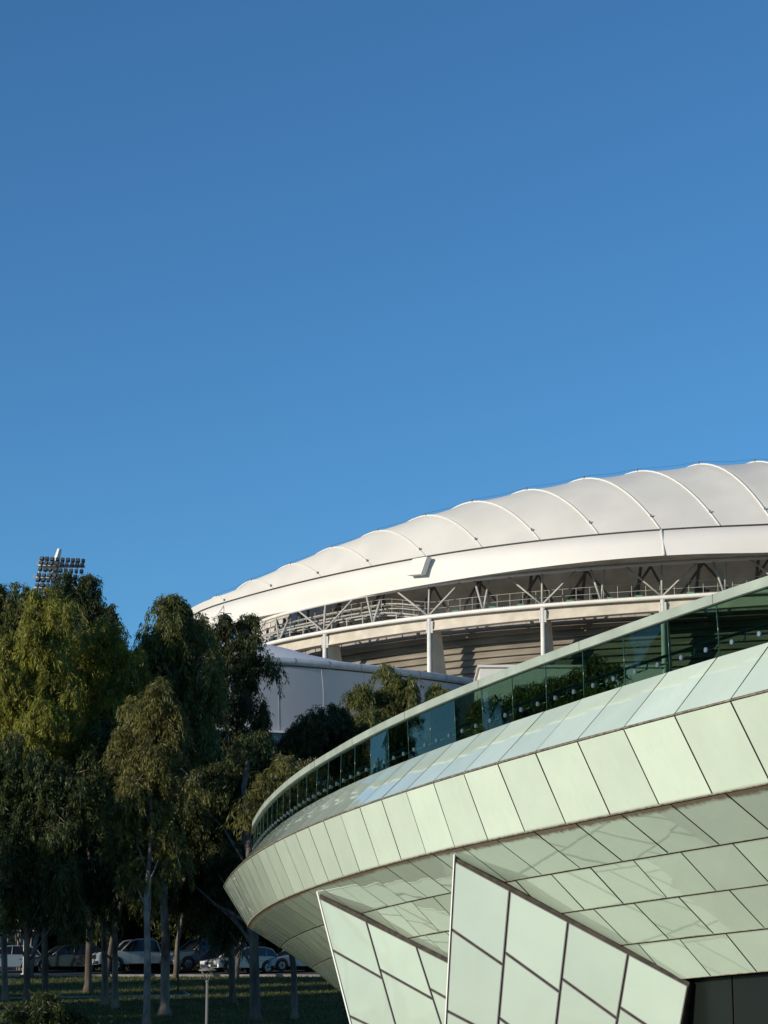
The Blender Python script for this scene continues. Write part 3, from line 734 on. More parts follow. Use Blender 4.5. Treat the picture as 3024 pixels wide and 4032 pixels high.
# wall of precast planks (underside of the seating)
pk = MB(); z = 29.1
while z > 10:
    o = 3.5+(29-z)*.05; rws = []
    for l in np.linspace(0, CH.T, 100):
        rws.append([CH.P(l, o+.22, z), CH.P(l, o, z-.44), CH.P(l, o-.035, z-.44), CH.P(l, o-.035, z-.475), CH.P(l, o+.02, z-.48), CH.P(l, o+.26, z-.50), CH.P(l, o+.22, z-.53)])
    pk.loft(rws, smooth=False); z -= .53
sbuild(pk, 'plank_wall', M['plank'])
bw = MB(); bw.loft([[CH.P(l, 4.1, 30), CH.P(l, 5.0, 10), CH.P(l, 3.9, 9.5), CH.P(l, 3.9, gz(165)-EYE)] for l in np.linspace(0, CH.T, 60)], smooth=False)
sbuild(bw, 'base_wall', M['concrete_grey'])
# ---- white box building on the concourse before the stand
bx = thing('plant_room', 'plain white flat roofed block between the stand columns and the balustrade', 'building', (12, 142, gz(142)))
ct = MB(); zt = at_depth(1900, 2619, 138)[2]-gz(142)
ct.box((0, 1.5, zt/2), (11.7, 9, zt)); ct.build('wall', M['fascia'], bx)
ct = MB(); ct.box((0, 1.5, zt+.08), (12.0, 9.3, .16)); ct.build('roof_edge', M['seam'], bx)

# ================================================================ pale curved building in front of the stand
K = 1.85
top = np.array([at_height(x, y, 13*K)[:2] for x, y in z2([(140, 790), (300, 800), (500, 812), (680, 822), (1000, 850), (1200, 880), (1500, 920)])])
c = np.polyfit(top[:, 0], top[:, 1], 2)
Xs = np.linspace(-24, 19, 60)
def hy(X):
    Xc = max(min(X, 7), -13); y = np.polyval(c, Xc); g = np.polyval(np.polyder(c), Xc)
    return y+g*(X-Xc)
HP = Path(np.array([(X, hy(X)) for X in Xs])); ZT = 13*K; HL = np.array([-3, 150, gz(150)])
hall = thing('curved_hall', 'pale grey curved hall with a rounded gutter behind the small trees', 'building', tuple(HL))
def hbuild(mb, name, m, parent=None):
    mb.v = [tuple(np.array(v)-HL) for v in mb.v]; return mb.build(name, m, parent if parent is not None else hall)
ls = np.linspace(0, HP.T, 70)
ZB = at_height(1053, 2867, 1)[2]*0+ray(1053, 2867)[2]/ray(1053, 2867)[1]*145.
wl = MB(); wl.loft([[HP.P(l, 0, ZT-.5), HP.P(l, .35, ZT-2.1), HP.P(l, .8, ZB)] for l in ls], smooth=True); hbuild(wl, 'wall', M['shed'])
gu = MB(); gu.loft([[HP.P(l, .05, ZT-.52), HP.P(l, -.1, ZT-.46), HP.P(l, -.16, ZT-.3), HP.P(l, -.12, ZT-.12), HP.P(l, .1, ZT-.02), HP.P(l, .6, ZT)] for l in ls], smooth=True); gut = hbuild(gu, 'gutter', M['gutter'])
gj = MB()
for l in np.arange(1, HP.T, 2.5): gj.tube([HP.P(l, -.11, ZT-.46), HP.P(l, -.17, ZT-.3), HP.P(l, -.13, ZT-.12), HP.P(l, .1, ZT)], .015, 4)
hbuild(gj, 'gutter_joint', M['dark_steel'], gut)
dsf = MB(); dsf.tube([HP.P(l, .0, ZT-.58) for l in ls], .05, 5); hbuild(dsf, 'shadow_gap', M['dark_steel'], gut)
sj = MB()
for l in np.arange(.6, HP.T, 3.35): sj.tube([HP.P(l-.25, -.012, ZT-.62), HP.P(l+.1, .34, ZT-2.1), HP.P(l+.35, .785, ZB)], .012, 4)
hbuild(sj, 'wall_seam', M['shed_roof'])
def rise(l):
    X = HP.at(l)[0]; return 1.0*max(0, 1-((X+8.7)/6.4)**2)
rr = MB(); rr.loft([[HP.P(l, .5, ZT-.02), HP.P(l, 1.4, ZT+.25+rise(l)*.5), HP.P(l, 3, ZT+.4+rise(l)), HP.P(l, 8, ZT+.5+rise(l)), HP.P(l, 12, ZT-2)] for l in ls], smooth=True)
hbuild(rr, 'roof', M['shed_roof'])
gz_ = MB(); gz_.loft([[HP.P(l, .9, ZB-.12), HP.P(l, .9, gz(150)-EYE)] for l in ls], smooth=False); hbuild(gz_, 'glazing', M['blue_glass'])
sil = MB(); sil.loft([[HP.P(l, .75, ZB), HP.P(l, .6, ZB-.03), HP.P(l, .6, ZB-.17), HP.P(l, .95, ZB-.17)] for l in ls], smooth=False); hbuild(sil, 'sill', M['white_steel'])
mu = MB()
for l in np.arange(0, HP.T, 1.8): mu.tube([HP.P(l, .87, ZB-.1), HP.P(l, .87, gz(150)-EYE)], .04, 4)
hbuild(mu, 'mullion', M['dark_steel'])

# ================================================================ floodlight tower
FD = 350.
tb = at_depth(226, 2165, FD); bp = np.array([tb[0]-1.2, FD, gz(FD)])
tow = thing('floodlight_tower', 'tall floodlight tower with tiers of lamps above the trees', 'light tower', tuple(bp))
def px2(x, y, dd=0): return at_depth(100+x*300/1659, 2140+y*300/1659, FD+dd)-bp
mb = MB(); t_ = px2(745, 120); n_ = px2(690, 330); lo_ = px2(640, 700)
mb.tube([(0, 0, 0), (lo_[0]*.9, 0, lo_[2]*.6), tuple(lo_), tuple(n_), tuple(t_)], [1.1, .9, .62, .52, .36], 4, True, False)
mb.build('pole', M['white_steel'], tow)
frm = MB()
rowsy = [(330, 9), (425, 9), (560, 9), (690, 8), (790, 8), (910, 8), (1040, 8)]
for ri, (yy, n) in enumerate(rowsy):
    x0 = 365-ri*22; a = px2(x0-50, yy+55, -.5); b = px2(x0+112*(n-1)+50, yy+55+22, -.5)
    if ri % 2: frm.box((a+b)/2, (b[0]-a[0], 1.6, .25))
    for k in range(n):
        f_ = MB(); c = px2(x0+112*k+random.uniform(-6, 6), yy+6*k, -1.2)
        Mx = Matrix.Rotation(math.radians(random.uniform(-14, 14)+k*3-14), 3, 'Z') @ Matrix.Rotation(math.radians(-18), 3, 'X')
        q_ = random.uniform(.52, .68); f_.box(c, (q_, .5, q_*.95), Mx); f_.box(np.array(c)+(0, -.33, .0), (q_*.86, .12, q_*.7), Mx); f_.box(np.array(c)+(0, -.1, -.42), (.10, .4, .3))
        f_.build('floodlight', M['dark_steel'], tow)
for k in (0, 4, 7):
    a = px2(330+118*k, 330, .4); b = px2(240+118*k, 1100, .4); frm.tube([a, b], .09, 5)
for k in range(12):
    a = px2(365, 330+60*k, .4)
frm.build('light_frame', M['white_steel'], tow)
rlg = MB()
for (x, y0, y1) in ((245, 395, 505), (175, 675, 790)):
    p_ = [px2(x, y1), px2(x, y0), px2(x+70, y0+8), px2(x+70, y1)]; rlg.tube(p_, .05, 4); rlg.tube([px2(x, (y0+y1)/2), px2(x+70, (y0+y1)/2+4)], .04, 4)
rlg.build('railing', M['grey_steel'], tow)

# ================================================================ trees
def leaves(centers, n_per, size, droop, g, strand=1.0):
    """Every centre carries a drooping spray: leaves strung along a twig that arches out and hangs down."""
    k = len(centers); m = k*n_per; rep_ = lambda q: np.repeat(q, n_per, 0)
    az = g.random(k)*2*math.pi; Ls = strand*(.45+1.0*g.random(k)**1.5); out = .25+.45*g.random(k)
    hor = np.stack([np.cos(az), np.sin(az), np.zeros(k)], 1)
    t = g.random(m)**.8
    c = rep_(np.array(centers)); L_ = rep_(Ls); o_ = rep_(out); H = rep_(hor)
    pos = c+H*(t*o_*L_)[:, None]; pos[:, 2] += L_*(.22*t-droop*1.0*t**2)
    pos += g.normal(0, 1, (m, 3))*np.array([.085, .085, .07])*(.8+.5*(1-droop))
    d = g.normal(0, .38, (m, 3))+H*.25; d[:, 2] -= .45+.75*droop*t; d[:, 2] += (1-droop)*g.normal(0, .7, m); d /= np.linalg.norm(d, axis=1)[:, None]
    r = g.normal(0, 1, (m, 3)); s = np.cross(d, r); s /= np.linalg.norm(s, axis=1)[:, None]
    L = size*(.55+.9*g.random(m)); Wd = L*(.075+.055*g.random(m))
    V = np.zeros((m, 4, 3)); mid = pos+d*(L*.45)[:, None]
    bend = np.cross(s, d)*(L*.06*g.normal(0, 1, m))[:, None]
    V[:, 0] = pos; V[:, 1] = mid+s*Wd[:, None]+bend; V[:, 2] = pos+d*L[:, None]; V[:, 3] = mid-s*Wd[:, None]+bend
    return V
def make_tree(name, label, cat, base_px, base_d, lobes, leaf, dens=1., r0=.145, bark='bark', trunk_pts=None, size=.215, group=None, crown_d=None, droop=1., seed=1, limbs=True, depth=1.0, sub=8, wide=1.1, strand=1.0):
    g = np.random.default_rng(seed)
    D = crown_d or base_d
    bx_ = at_depth(base_px, 3900, base_d)[0]; O = np.array([bx_, base_d, gz(base_d)-.05])
    root = thing(name, label, cat, tuple(O), 0, group)
    cen = []; rad = []; main = []; par = []
    for (px_, py_, rx, ry) in lobes:
        rx *= wide
        dd = D+g.normal(0, .5)
        cen.append(at_depth(px_+g.normal(0, .1)*rx, py_, dd)); jr = 1+.18*g.normal(); rad.append((rx*jr*dd/F, ry*jr*dd/F)); main.append(True); par.append(None); pi = len(cen)-1
        for _ in range(sub):
            th = g.random()*2*math.pi; k = .8+.5*g.random()*(.6 if math.sin(th) < 0 else 1); q = .16+.2*g.random()
            d2 = dd+g.normal(0, 1.)*rx*dd/F*.7
            cen.append(at_depth(px_+math.cos(th)*rx*k, py_+math.sin(th)*ry*k, d2)); rad.append((rx*q*dd/F, ry*(q+.12)*dd/F)); main.append(False); par.append(pi)
    cen = np.array(cen); order = np.argsort(cen[:, 2])
    tm_ = MB(); om = np.array([i for i in order if main[i]]); lowest = cen[om[0]]
    # trunk
    if trunk_pts is None:
        tx = [O]; top_ = cen[om[-1]]
        for f_ in (.2, .4, .6, .8, .97):
            z = O[2]+(top_[2]-O[2])*f_
            k = np.interp(z, cen[om, 2], cen[om, 0]); ky = np.interp(z, cen[om, 2], cen[om, 1])
            bl = min(1, max(0, (z-O[2])/(max(lowest[2]-O[2], 1))))**1.5
            tx.append(np.array([O[0]*(1-bl)+k*bl+g.normal(0, .08), O[1]*(1-bl)+ky*bl, z]))
    else: tx = [O]+[np.array(q) for q in trunk_pts]
    tx.insert(1, tx[0]*.93+tx[1]*.07+np.array([0, 0, .25])); tx[1][0] = tx[0][0]; tx[1][1] = tx[0][1]
    rr_ = [r0*1.75]+[r0*(1-.85*i/len(tx)) + .02 for i in range(1, len(tx))]
    tm_.tube(tx, rr_, 8)
    txa = np.array(tx)
    def trunk_at(z):
        return np.array([np.interp(z, txa[:, 2], txa[:, 0]), np.interp(z, txa[:, 2], txa[:, 1]), z])
    allc = []
    for ci in order:
        C_ = cen[ci]; rx, ry = rad[ci]
        zst = max(O[2]+.5*(C_[2]-O[2]), C_[2]-max(2.5, ry*1.8)); st_ = trunk_at(min(zst, txa[-1, 2]))
        if not main[ci]: st_ = cen[par[ci]]+g.normal(0, .15, 3)
        mid = (st_+C_)/2+g.normal(0, .25 if main[ci] else .12, 3)
        if limbs: tm_.tube([st_, mid, C_], [r0*.38, r0*.25, .03] if main[ci] else [.05, .035, .012], 4)
        vol = rx*ry*max(rx, .8)*depth
        n = max(7, int(dens*(66 if main[ci] else 88)*rx*ry))
        u = g.normal(0, 1, (n, 3)); u /= np.linalg.norm(u, axis=1)[:, None]; rr2 = (g.random(n)**.45)
        pts = C_+u*rr2[:, None]*np.array([rx, max(rx, .9)*depth, ry])*(.86+.2*g.random(n))[:, None]
        allc.append(pts)
        for q in pts[::7]:
            if not limbs: break
            m2 = C_*.45+q*.55+g.normal(0, .15, 3); tm_.tube([C_+g.normal(0, .1, 3), m2, q], [.035, .02, .008], 3, False)
    allc = np.concatenate(allc)
    tm_.v = [tuple(np.array(v)-O) for v in tm_.v]
    tm_.build('trunk', M[bark], root)
    V = leaves(allc-O, 54, size, droop, g, strand)
    np_mesh('crown', V, M[leaf], root)
    return root
GR = 'gum trees on the river bank'
T1 = make_tree('gum_tree', 'tall gum tree cut by the left edge of the photo with olive foliage', 'tree', 20, 100, [(-50, 2470, 110, 150), (60, 2400, 70, 100), (20, 2580, 130, 170), (-20, 2850, 150, 200)], 'leaf_olive', seed=11, group=GR)
T2 = make_tree('gum_tree', 'dark tall gum tree hiding the lower half of the floodlight tower', 'tree', 346, 107, [(305, 2335, 70, 90), (270, 2440, 105, 130), (395, 2440, 55, 60), (370, 2520, 90, 110), (290, 2650, 150, 160), (350, 2850, 150, 150)], 'leaf_dark', seed=12, group=GR, bark='bark_dark', r0=.17)
T3 = make_tree('gum_tree', 'yellow green gum tree just left of the dark tree below the floodlights', 'tree', 180, 94, [(195, 2370, 50, 55), (180, 2460, 75, 110), (120, 2560, 120, 100), (150, 2720, 130, 150), (90, 2900, 140, 150)], 'leaf_yellow', seed=13, group=GR, bark='bark_dark')
T4 = make_tree('gum_tree', 'gum tree with a rounded yellow top in the dip of the treeline', 'tree', 415, 97, [(410, 2510, 65, 60), (380, 2600, 90, 110), (430, 2760, 110, 150), (515, 2620, 60, 80), (510, 2780, 70, 90), (330, 2950, 130, 170)], 'leaf_yellow', seed=14, group=GR)
T5 = make_tree('gum_tree', 'tallest gum tree left of the stadium roof tip with a forked pale trunk', 'tree', 650, 90.2, [(680, 2400, 55, 55), (630, 2480, 85, 100), (745, 2500, 85, 100), (690, 2630, 140, 130), (620, 2800, 120, 150), (780, 2750, 90, 130), (720, 2980, 150, 150)], 'leaf_olive', wide=.95, seed=15, group=GR, r0=.20, crown_d=99,
    trunk_pts=[at_depth(652, 3700, 90.5), at_depth(645, 3552, 91), at_depth(660, 3300, 94), at_depth(690, 2900, 98), at_depth(690, 2450, 99)])
T6 = make_tree('gum_tree', 'open gum tree overlapping the stadium eave with sparse drooping branches', 'tree', 915, 97.9, [(985, 2475, 42, 45), (880, 2500, 55, 60), (800, 2480, 45, 40), (1015, 2610, 62, 80), (915, 2650, 95, 110), (960, 2780, 80, 110), (860, 2820, 110, 140), (900, 3000, 130, 140)], 'leaf_dark', dens=.38, wide=.95, seed=16, group=GR, crown_d=104, bark='bark_dark')
T7 = make_tree('gum_tree', 'front gum tree of olive leaves with pale forked branches', 'tree', 580, 84, [(600, 2850, 90, 120), (650, 2760, 60, 70), (520, 3000, 80, 120), (620, 3030, 110, 140), (560, 3200, 120, 110), (500, 3340, 60, 70), (650, 3330, 60, 80), (590, 3420, 45, 60)], 'leaf_brown', dens=.75, seed=17, group=GR, crown_d=88)
T8 = make_tree('gum_tree', 'low drooping gum tree in front at the left edge', 'tree', 110, 86, [(60, 3060, 120, 130), (180, 3150, 120, 130), (60, 3250, 130, 100), (150, 3350, 90, 90), (60, 3480, 45, 60), (215, 3440, 50, 90), (130, 3500, 60, 70), (270, 3560, 35, 60), (20, 3560, 30, 40)], 'leaf_dark', trunk_pts=[at_depth(105, 3700, 86), at_depth(95, 3450, 86), at_depth(110, 3150, 86)], dens=.8, seed=18, group=GR, bark='bark_dark')
T9 = make_tree('gum_tree', 'slim dark weeping gum tree just left of the front olive gum tree', 'tree', 455, 94.6, [(480, 2920, 100, 120), (270, 3060, 100, 110), (380, 3150, 150, 130), (300, 3300, 130, 90), (480, 3320, 120, 90), (330, 3470, 50, 70), (560, 3450, 45, 60), (430, 3530, 30, 50), (250, 3600, 40, 40)], 'leaf_dark', trunk_pts=[at_depth(452, 3700, 94.6), at_depth(440, 3500, 94.6), at_depth(425, 3150, 95)], dens=.8, seed=19, group=GR)
T10 = make_tree('gum_tree', 'dark gum tree with a thick trunk just left of the pavilion nose', 'tree', 1005, 86.3, [(1000, 3000, 70, 120), (920, 3200, 140, 150), (800, 3180, 130, 150), (960, 3400, 90, 110), (820, 3380, 110, 100), (890, 3640, 55, 60), (860, 3520, 40, 60), (760, 3500, 45, 70), (700, 3430, 40, 60), (960, 3560, 40, 60)], 'leaf_dark', seed=20, group=GR, r0=.22, bark='bark_dark', crown_d=93,
    trunk_pts=[at_depth(1000, 3700, 86.5), at_depth(985, 3400, 88), at_depth(960, 3100, 91), at_depth(990, 2930, 93)])
T11 = make_tree('gum_tree', 'small sunlit bushy gum tree in front of the curved hall', 'tree', 1500, 123, [(1550, 2680, 65, 60), (1500, 2775, 105, 75), (1590, 2750, 40, 80), (1450, 2870, 130, 70), (1520, 2950, 120, 80)], 'leaf_olive', dens=1.25, seed=21, group=GR)
T12 = make_tree('gum_tree', 'dark low tree at the left foot of the curved hall', 'tree', 1345, 106, [(1300, 2830, 60, 50), (1240, 2900, 90, 65), (1360, 2900, 100, 70), (1170, 2970, 100, 80), (1330, 3010, 150, 100), (1200, 3120, 150, 110)], 'leaf_dark', dens=1.2, seed=22, group=GR, bark='bark_dark')
T13 = make_tree('gum_tree', 'small olive gum tree peeking over the left end of the rail', 'tree', 1160, 88, [(1150, 3020, 65, 50), (1110, 3090, 65, 75), (1060, 3150, 75, 90), (1180, 3110, 60, 80)], 'leaf_brown', dens=.9, seed=23, group=GR, r0=.13)
T16 = make_tree('gum_tree', 'sunlit gum tree seen through the glass balustrade below the stadium columns', 'tree', 2200, 103, [(2360, 2650, 60, 60), (2250, 2720, 70, 60), (2110, 2750, 90, 60), (1950, 2800, 90, 60), (2330, 2770, 110, 60), (2150, 2850, 160, 70)], 'leaf_olive', dens=1.0, seed=26, group=GR)
T14 = make_tree('gum_tree', 'young sprig of a tree rising above the balustrade near its middle', 'tree', 1730, 108, [(1722, 2722, 18, 20), (1745, 2745, 16, 18), (1730, 2800, 30, 40), (1735, 2900, 60, 60)], 'leaf_olive', dens=.7, seed=24, group=GR, r0=.07)
BK = 'dark trees behind the parked cars'
for i, (px_, lab) in enumerate(((-40, 'dense dark tree behind the blue hatchback and the metal shed'), (170, 'dense dark tree behind the black car'), (380, 'dense dark tree behind the hood of the white pickup'),
                               (590, 'dense dark tree behind the white pickup cabin'), (800, 'dense dark tree behind the dark four wheel drive'), (1000, 'dense dark tree behind the silver car and the pavilion nose'), (1230, 'dense dark tree behind the left support leg'))):
    make_tree('dark_tree', lab, 'tree', px_, 138, [(px_, 3080+(i % 3)*40, 120, 150), (px_-50, 3330, 120, 150), (px_+60, 3380, 120, 150), (px_-30, 3600, 130, 130), (px_+40, 3720, 120, 80)], 'leaf_dark', dens=1.2, seed=40+i, group=BK, bark='bark_dark', droop=.7, size=.34)
SR = 'added shade trees along the road'  # row added only to block sky light falling on the parked cars
for i, (px_, lab) in enumerate(((120, 'added shade tree with its crown over the black car'), (420, 'added shade tree with its crown over the white pickup'), (690, 'added shade tree with its crown over the dark four wheel drive'), (930, 'added shade tree with its crown over the silver hatchback'))):
    make_tree('added_shade_tree', lab, 'tree', px_, 121.5, [(px_-60, 3150, 110, 110), (px_+70, 3180, 110, 110), (px_, 3330, 120, 90), (px_-90, 3400, 90, 60), (px_+90, 3420, 90, 60)], 'leaf_dark', dens=1.0, seed=80+i, group=SR, bark='bark_dark', crown_d=126, depth=2.2, size=.3, r0=.12)
make_tree('shrub', 'leafy shrub on the lawn in the bottom left corner', 'shrub', 170, 76, [(110, 3995, 60, 45), (200, 4015, 75, 50), (290, 4045, 75, 45), (175, 3955, 22, 30)], 'leaf_dark', dens=.7, seed=60, droop=.5, r0=.05, size=.2, bark='bark_dark')
# the grove goes on to the left of the frame and shades the foot of the trees
def copy_thing(o, loc, rz, label, scale=1.):
    r = o.copy(); COL.objects.link(r); r.location = loc; r.rotation_euler = (0, 0, rz); r['label'] = label; r.scale = (scale,)*3
    for ch in list(o.children):
        c = ch.copy(); COL.objects.link(c); c.parent = r
    return r
shade = [(-26, 80, T5, .68), (-28, 88, T2, .74), (-33, 71, T1, .72), (-36, 82, T5, .75), (-44, 74, T2, .9), (-50, 88, T1, .95),
         (-43, 66, T5, .9), (-49, 72, T2, .95), (-54, 79, T5, .95), (-48, 81, T1, .95), (-57, 87, T2, .95), (-62, 80, T5, 1.0), (-52, 97, T5, .9), (-60, 96, T1, .9),
         (-42, 58, T5, .9), (-47, 63, T2, .9), (-50, 56, T1, .95), (-53, 68, T5, 1.0), (-57, 61, T2, 1.0), (-61, 72, T1, 1.0), (-64, 64, T5, 1.05),
         (-30, 119, T5, 1.0), (-36, 125, T2, 1.1), (-42, 121, T1, 1.1), (-29, 129, T1, 1.0), (-37, 135, T5, 1.1), (-47, 130, T2, 1.1)]
for i, (x, y, o, s_) in enumerate(shade):
    copy_thing(o, (x, y, gz(y)-.05), i*1.3, 'gum tree of the grove continuing left beyond the photo', s_)

# ================================================================ parked cars
def car(name, label, x_px, d, rz, body, L=4.5, Wd=1.8, H=1.5, kind='hatch', cat='car'):
    x = at_depth(x_px, 3820, d)[0]
    root = thing(name, label, cat, (x, d, gz(d)+.01), rz, 'cars parked beyond the lawn')
    P = {  # side profile: (x along the length, z), front at -L/2
        'hatch': ([(-.5, .28), (-.5, .62), (-.46, .72), (-.22, .90), (-.06, 1.0), (.40, 1.0), (.48, .92), (.5, .6), (.5, .3)], [(-.20, .90), (-.03, 1.42), (.10, 1.49), (.30, 1.47), (.40, 1.36), (.475, .95)]),
        'suv': ([(-.5, .36), (-.5, .92), (-.47, 1.05), (-.24, 1.14), (.48, 1.12), (.5, 1.0), (.5, .4)], [(-.23, 1.14), (-.10, 1.72), (-.02, 1.80), (.38, 1.80), (.45, 1.72), (.485, 1.12)]),
        'ute': ([(-.5, .40), (-.5, .90), (-.47, 1.04), (-.26, 1.14), (.5, 1.10), (.5, .5)], [(-.25, 1.14), (-.13, 1.72), (-.06, 1.80), (.10, 1.80), (.15, 1.72), (.19, 1.12)])}[kind]
    ref = {'hatch': 1.49, 'suv': 1.80, 'ute': 1.80}[kind]
    low = [(a*L, z*H/ref) for a, z in P[0]]; cab = [(a*L, z*H/ref) for a, z in P[1]]
    wr = .33 if kind == 'hatch' else .39; fx, rx_ = -.31*L, .30*L
    def extr(prof, y_of, inset_=0):
        pass
    b = MB(); n = len(low)
    # body shell lofted across the width, with rounded shoulders
    ys = [(-1, .06), (-.97, .0), (-.5, -.03), (0, -.035), (.5, -.03), (.97, 0), (1, .06)]
    rws = []
    zc = .62*H/ref*1.1
    for t, sh in ys:
        row = []
        for (a, z) in low:
            row.append((a*(1-abs(sh)*.35 if abs(t) > .9 else 1)+(0), t*Wd/2, z-(sh if z > zc else -sh*.4)))
        rws.append(row)
    b.loft(rws, smooth=True)
    for t in (0, -1):
        b.face([rws[t][i] for i in range(n)] if t == 0 else [rws[t][i] for i in range(n-1, -1, -1)])
    b.face([rws[i][0] for i in range(len(ys))]+[rws[i][-1] for i in range(len(ys)-1, -1, -1)])
    body_o = b.build('body', body, root)
    # cabin: pillars and roof in body colour, glass set in
    g = MB(); r_ = MB(); wt = Wd/2*.80; wb = Wd/2*.95; zb = cab[0][1]; zt_ = max(z for _, z in cab)
    def yw(z): return wb+(wt-wb)*(z-zb)/(zt_-zb)
    k = len(cab)
    for sgn in (-1, 1):
        g.face([(a, sgn*yw(z), z) for a, z in (cab if sgn < 0 else cab[::-1])])
    for i in range(k-1):
        (a0, z0), (a1, z1) = cab[i], cab[i+1]
        tgt = r_ if (z0+z1)/2 > zt_-.12*H/ref*1.2 else g
        tgt.face([(a0, -yw(z0), z0), (a1, -yw(z1), z1), (a1, yw(z1), z1), (a0, yw(z0), z0)])
    for sgn in (-1, 1):
        r_.tube([(a, sgn*(yw(z)+.005), z+.005) for a, z in cab], .045, 5)
        for f_ in (.42, .72) if kind != 'ute' else (.62,):
            a = cab[0][0]+(cab[-1][0]-cab[0][0])*f_; r_.tube([(a, sgn*yw(zb)*1.003, zb), (a+.05, sgn*yw(zt_-.03)*1.003, zt_-.03)], .035, 4)
    g.build('windows', M['car_glass'], root); r_.build('roof', body, root)
    if kind == 'ute':
        t_ = MB()
        zr = low[-2][1]
        t_.tube([(.26*L, -Wd*.38, zr+.02), (.22*L, -Wd*.38, zr+.42), (.22*L, Wd*.38, zr+.42), (.26*L, Wd*.38, zr+.02)], .04, 6); t_.box((.35*L, 0, zr+.012), (.26*L, Wd*.84, .03)); t_.build('tray', M['black_plastic'], root)
    if kind != 'hatch':
        q = MB()
        for sgn in (-1, 1): q.tube([(-.02*L, sgn*wt*.86, zt_+.02), (0, sgn*wt*.86, zt_+.07), ((.1 if kind == 'ute' else .36)*L, sgn*wt*.86, zt_+.07)], .02, 5)
        q.build('roof_rail', M['rim'], root)
    for sgn in (-1, 1):
        for a in (fx, rx_):
            wmb = MB(); wmb.disc((0, 0, 0), (0, 1, 0), wr, .22, 22); wh = wmb.build('wheel', M['tyre'], root, (a, sgn*(Wd/2-.10), wr))
            rm = MB(); rm.disc((0, sgn*.112, 0), (0, 1, 0), wr*.62, .012, 16)
            for s5 in range(5):
                th = s5*2*math.pi/5; rm.tube([(0, sgn*.12, 0), (math.cos(th)*wr*.55, sgn*.12, math.sin(th)*wr*.55)], .03, 4)
            rm.build('rim', M['rim'], wh)
            ar = MB(); pts = [(a+math.cos(t)*(wr+.05), sgn*(Wd/2+.004), wr+math.sin(t)*(wr+.05)) for t in np.linspace(-.1, math.pi+.1, 12)]; ar.tube(pts, .045, 5); ar.build('wheel_arch', M['black_plastic'], root)
        hl = MB(); hl.box((-L/2+.10, sgn*Wd*.36, low[1][1]-.02), (.28, .36, .15), Matrix.Rotation(sgn*.35, 3, 'Z')); hl.build('headlight', M['lamp_lens'], root)
        tl = MB(); tl.box((L/2-.04, sgn*Wd*.40, low[-2][1]-.05), (.16, .24, .3 if kind != 'hatch' else .18)); tl.build('tail_light', M['red_lens'], root)
        mr = MB(); mr.box((cab[0][0]+.22*(1), sgn*(Wd/2+.09), zb+.06), (.12, .22, .16)); mr.build('wing_mirror', M['black_plastic'], root)
        dh = MB()
        for a in (-.02*L, .2*L) if kind != 'ute' else (.06*L,): dh.box((a, sgn*(Wd/2+.008), zb-.16), (.2, .03, .035))
        dh.build('door_handle', M['rim'], root)
    gr = MB(); gr.box((-L/2-.005, 0, low[1][1]-.08), (.05, Wd*.46, .22 if kind != 'hatch' else .12))
    for q in range(3): gr.box((-L/2-.03, 0, low[1][1]-.14+.06*q), (.02, Wd*.42, .012))
    gr.box((-L/2-.005, 0, low[0][1]+.1), (.07, Wd*.86, .16)); gr.build('grille', M['black_plastic'], root)
    pl = MB(); pl.box((-L/2-.045, 0, low[0][1]+.12), (.012, .37, .12)); pl.build('number_plate', M['lamp_lens'], root)
    return root
CB = paint('blue_silver_paint', (.15, .20, .27)); CK = paint('black_paint', (.012, .013, .017)); CW = paint('shaded_white_paint', (.33, .36, .39)); CD = paint('dark_blue_paint', (.03, .045, .07)); CS = paint('silver_paint', (.24, .27, .29))  # white of the pickup greyed: tree shade is mixed into its paint
car('parked_car', 'silver blue hatchback parked at the left edge seen from its rear side', 20, 128, math.radians(8), CB, 4.3, 1.78, 1.48, 'hatch')
car('parked_car', 'black car parked between the blue hatchback and the white pickup', 245, 128.5, math.radians(28), CK, 4.6, 1.82, 1.52, 'hatch')
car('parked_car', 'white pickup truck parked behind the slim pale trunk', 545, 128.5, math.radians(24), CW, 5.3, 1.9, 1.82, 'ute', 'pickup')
car('parked_car', 'dark blue four wheel drive with bright headlights parked right of the pickup', 800, 129, math.radians(35), CD, 5.0, 1.95, 1.86, 'suv')
car('parked_car', 'silver grey hatchback parked right of the dark four wheel drive', 945, 127, math.radians(40), CS, 4.3, 1.78, 1.45, 'hatch')
car('parked_car', 'blue grey car half hidden under the pavilion nose', 1165, 129, math.radians(30), CB, 4.4, 1.78, 1.48, 'hatch')

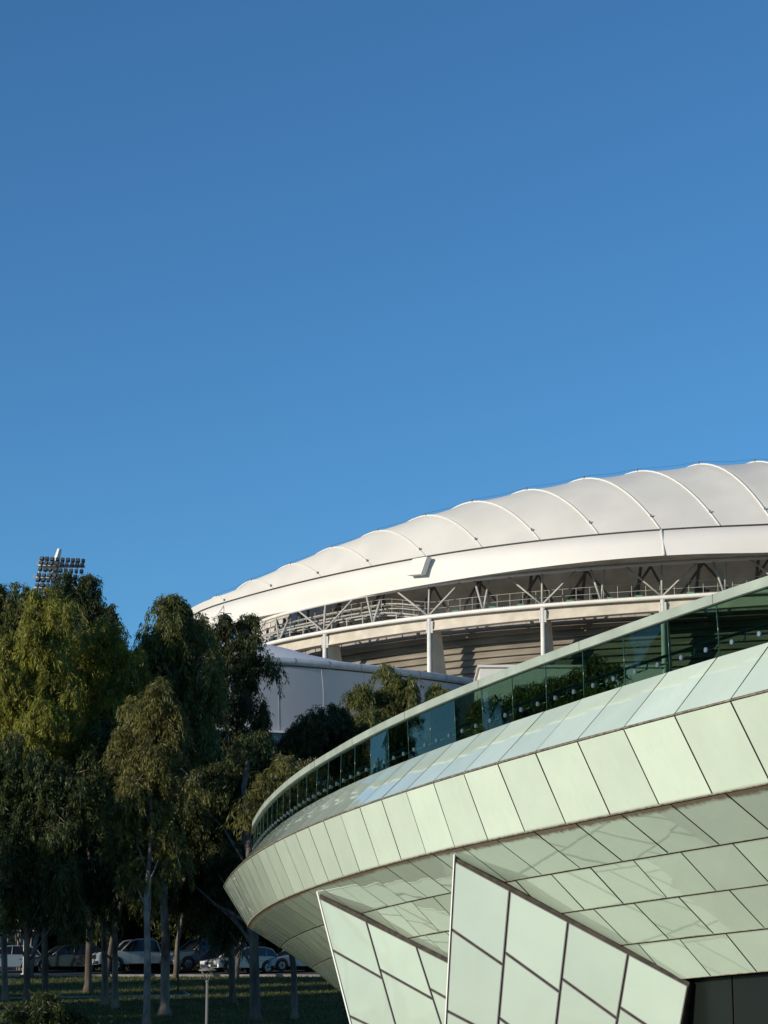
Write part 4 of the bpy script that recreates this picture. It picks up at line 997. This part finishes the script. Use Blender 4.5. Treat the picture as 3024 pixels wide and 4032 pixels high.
# metal shed, poles, lamp
sx = at_depth(50, 3750, 134)[0]
sh = thing('metal_shed', 'low weathered metal shed behind the blue hatchback', 'shed', (sx-1.5, 134, gz(134)))
b = MB(); xs = np.linspace(-3, 2.55, 75); hz = 2.35
b.loft([[(x, (.035 if i % 2 else -.035), 0), (x, (.035 if i % 2 else -.035), hz)] for i, x in enumerate(xs)], smooth=False)
b.box((2.57, 1.5, hz/2), (.06, 3.1, hz)); b.box((-3.02, 1.5, hz/2), (.06, 3.1, hz)); b.box((-.22, 3.02, hz/2), (5.6, .06, hz)); b.build('wall', M['shed_wall'], sh)
b = MB(); b.box((-.2, 1.5, hz+.05), (5.9, 3.5, .08)); b.build('roof', M['white_steel'], sh)
b = MB(); b.box((1.2, -.05, 1.35), (.85, .06, .6)); wn = b.build('window', M['dark_steel'], sh)
def pole(label, px_, d, ytop, r, m):
    P = at_depth(px_, ytop, d); b = MB(); rt_ = thing('pole', label, 'pole', (P[0], d, gz(d)))
    hh = P[2]-gz(d); b.tube([(0, 0, 0), (0, 0, hh)], r, 8); b.build('shaft', m, rt_)
    b = MB(); b.disc((0, 0, hh+.02), (0, 0, 1), r*1.6, .05, 10); b.disc((0, 0, .02), (0, 0, 1), r*2.6, .04, 10); b.build('collar', m, rt_)
pole('slim white pole beside the metal shed', 100, 126, 3610, .055, M['white_steel'])
pole('slim grey pole in front of the dark four wheel drive', 706, 107, 3600, .05, M['bark_dark'])
lp = at_depth(817, 3818, 68); lam = thing('park_lamp', 'grey park lamp with a flat conical shade on the lawn', 'lamp', (lp[0], 68, gz(68)))
hl_ = lp[2]-gz(68); b = MB(); b.tube([(0, 0, 0), (0, 0, .15), (0, 0, .16), (0, 0, hl_-.36)], [.07, .07, .045, .04], 12); b.build('post', M['lamp_grey'], lam)
b = MB(); b.tube([(0, 0, hl_-.04), (0, 0, hl_-.005), (0, 0, hl_+.035)], [.26, .265, .17], 24, True, False); b.build('shade', M['lamp_grey'], lam)
for k in range(4):
    th = math.pi/4+k*math.pi/2; b = MB(); b.tube([(.03*math.cos(th), .03*math.sin(th), hl_-.34), (.235*math.cos(th), .235*math.sin(th), hl_-.04)], .012, 6); b.build('stay', M['lamp_grey'], lam)
b = MB(); b.tube([(0, 0, hl_-.38), (0, 0, hl_-.33), (0, 0, hl_-.32)], [.05, .06, .04], 12); b.tube([(0, 0, hl_-.32), (0, 0, hl_-.12)], .022, 8); b.build('lamp_holder', M['lamp_grey'], lam)
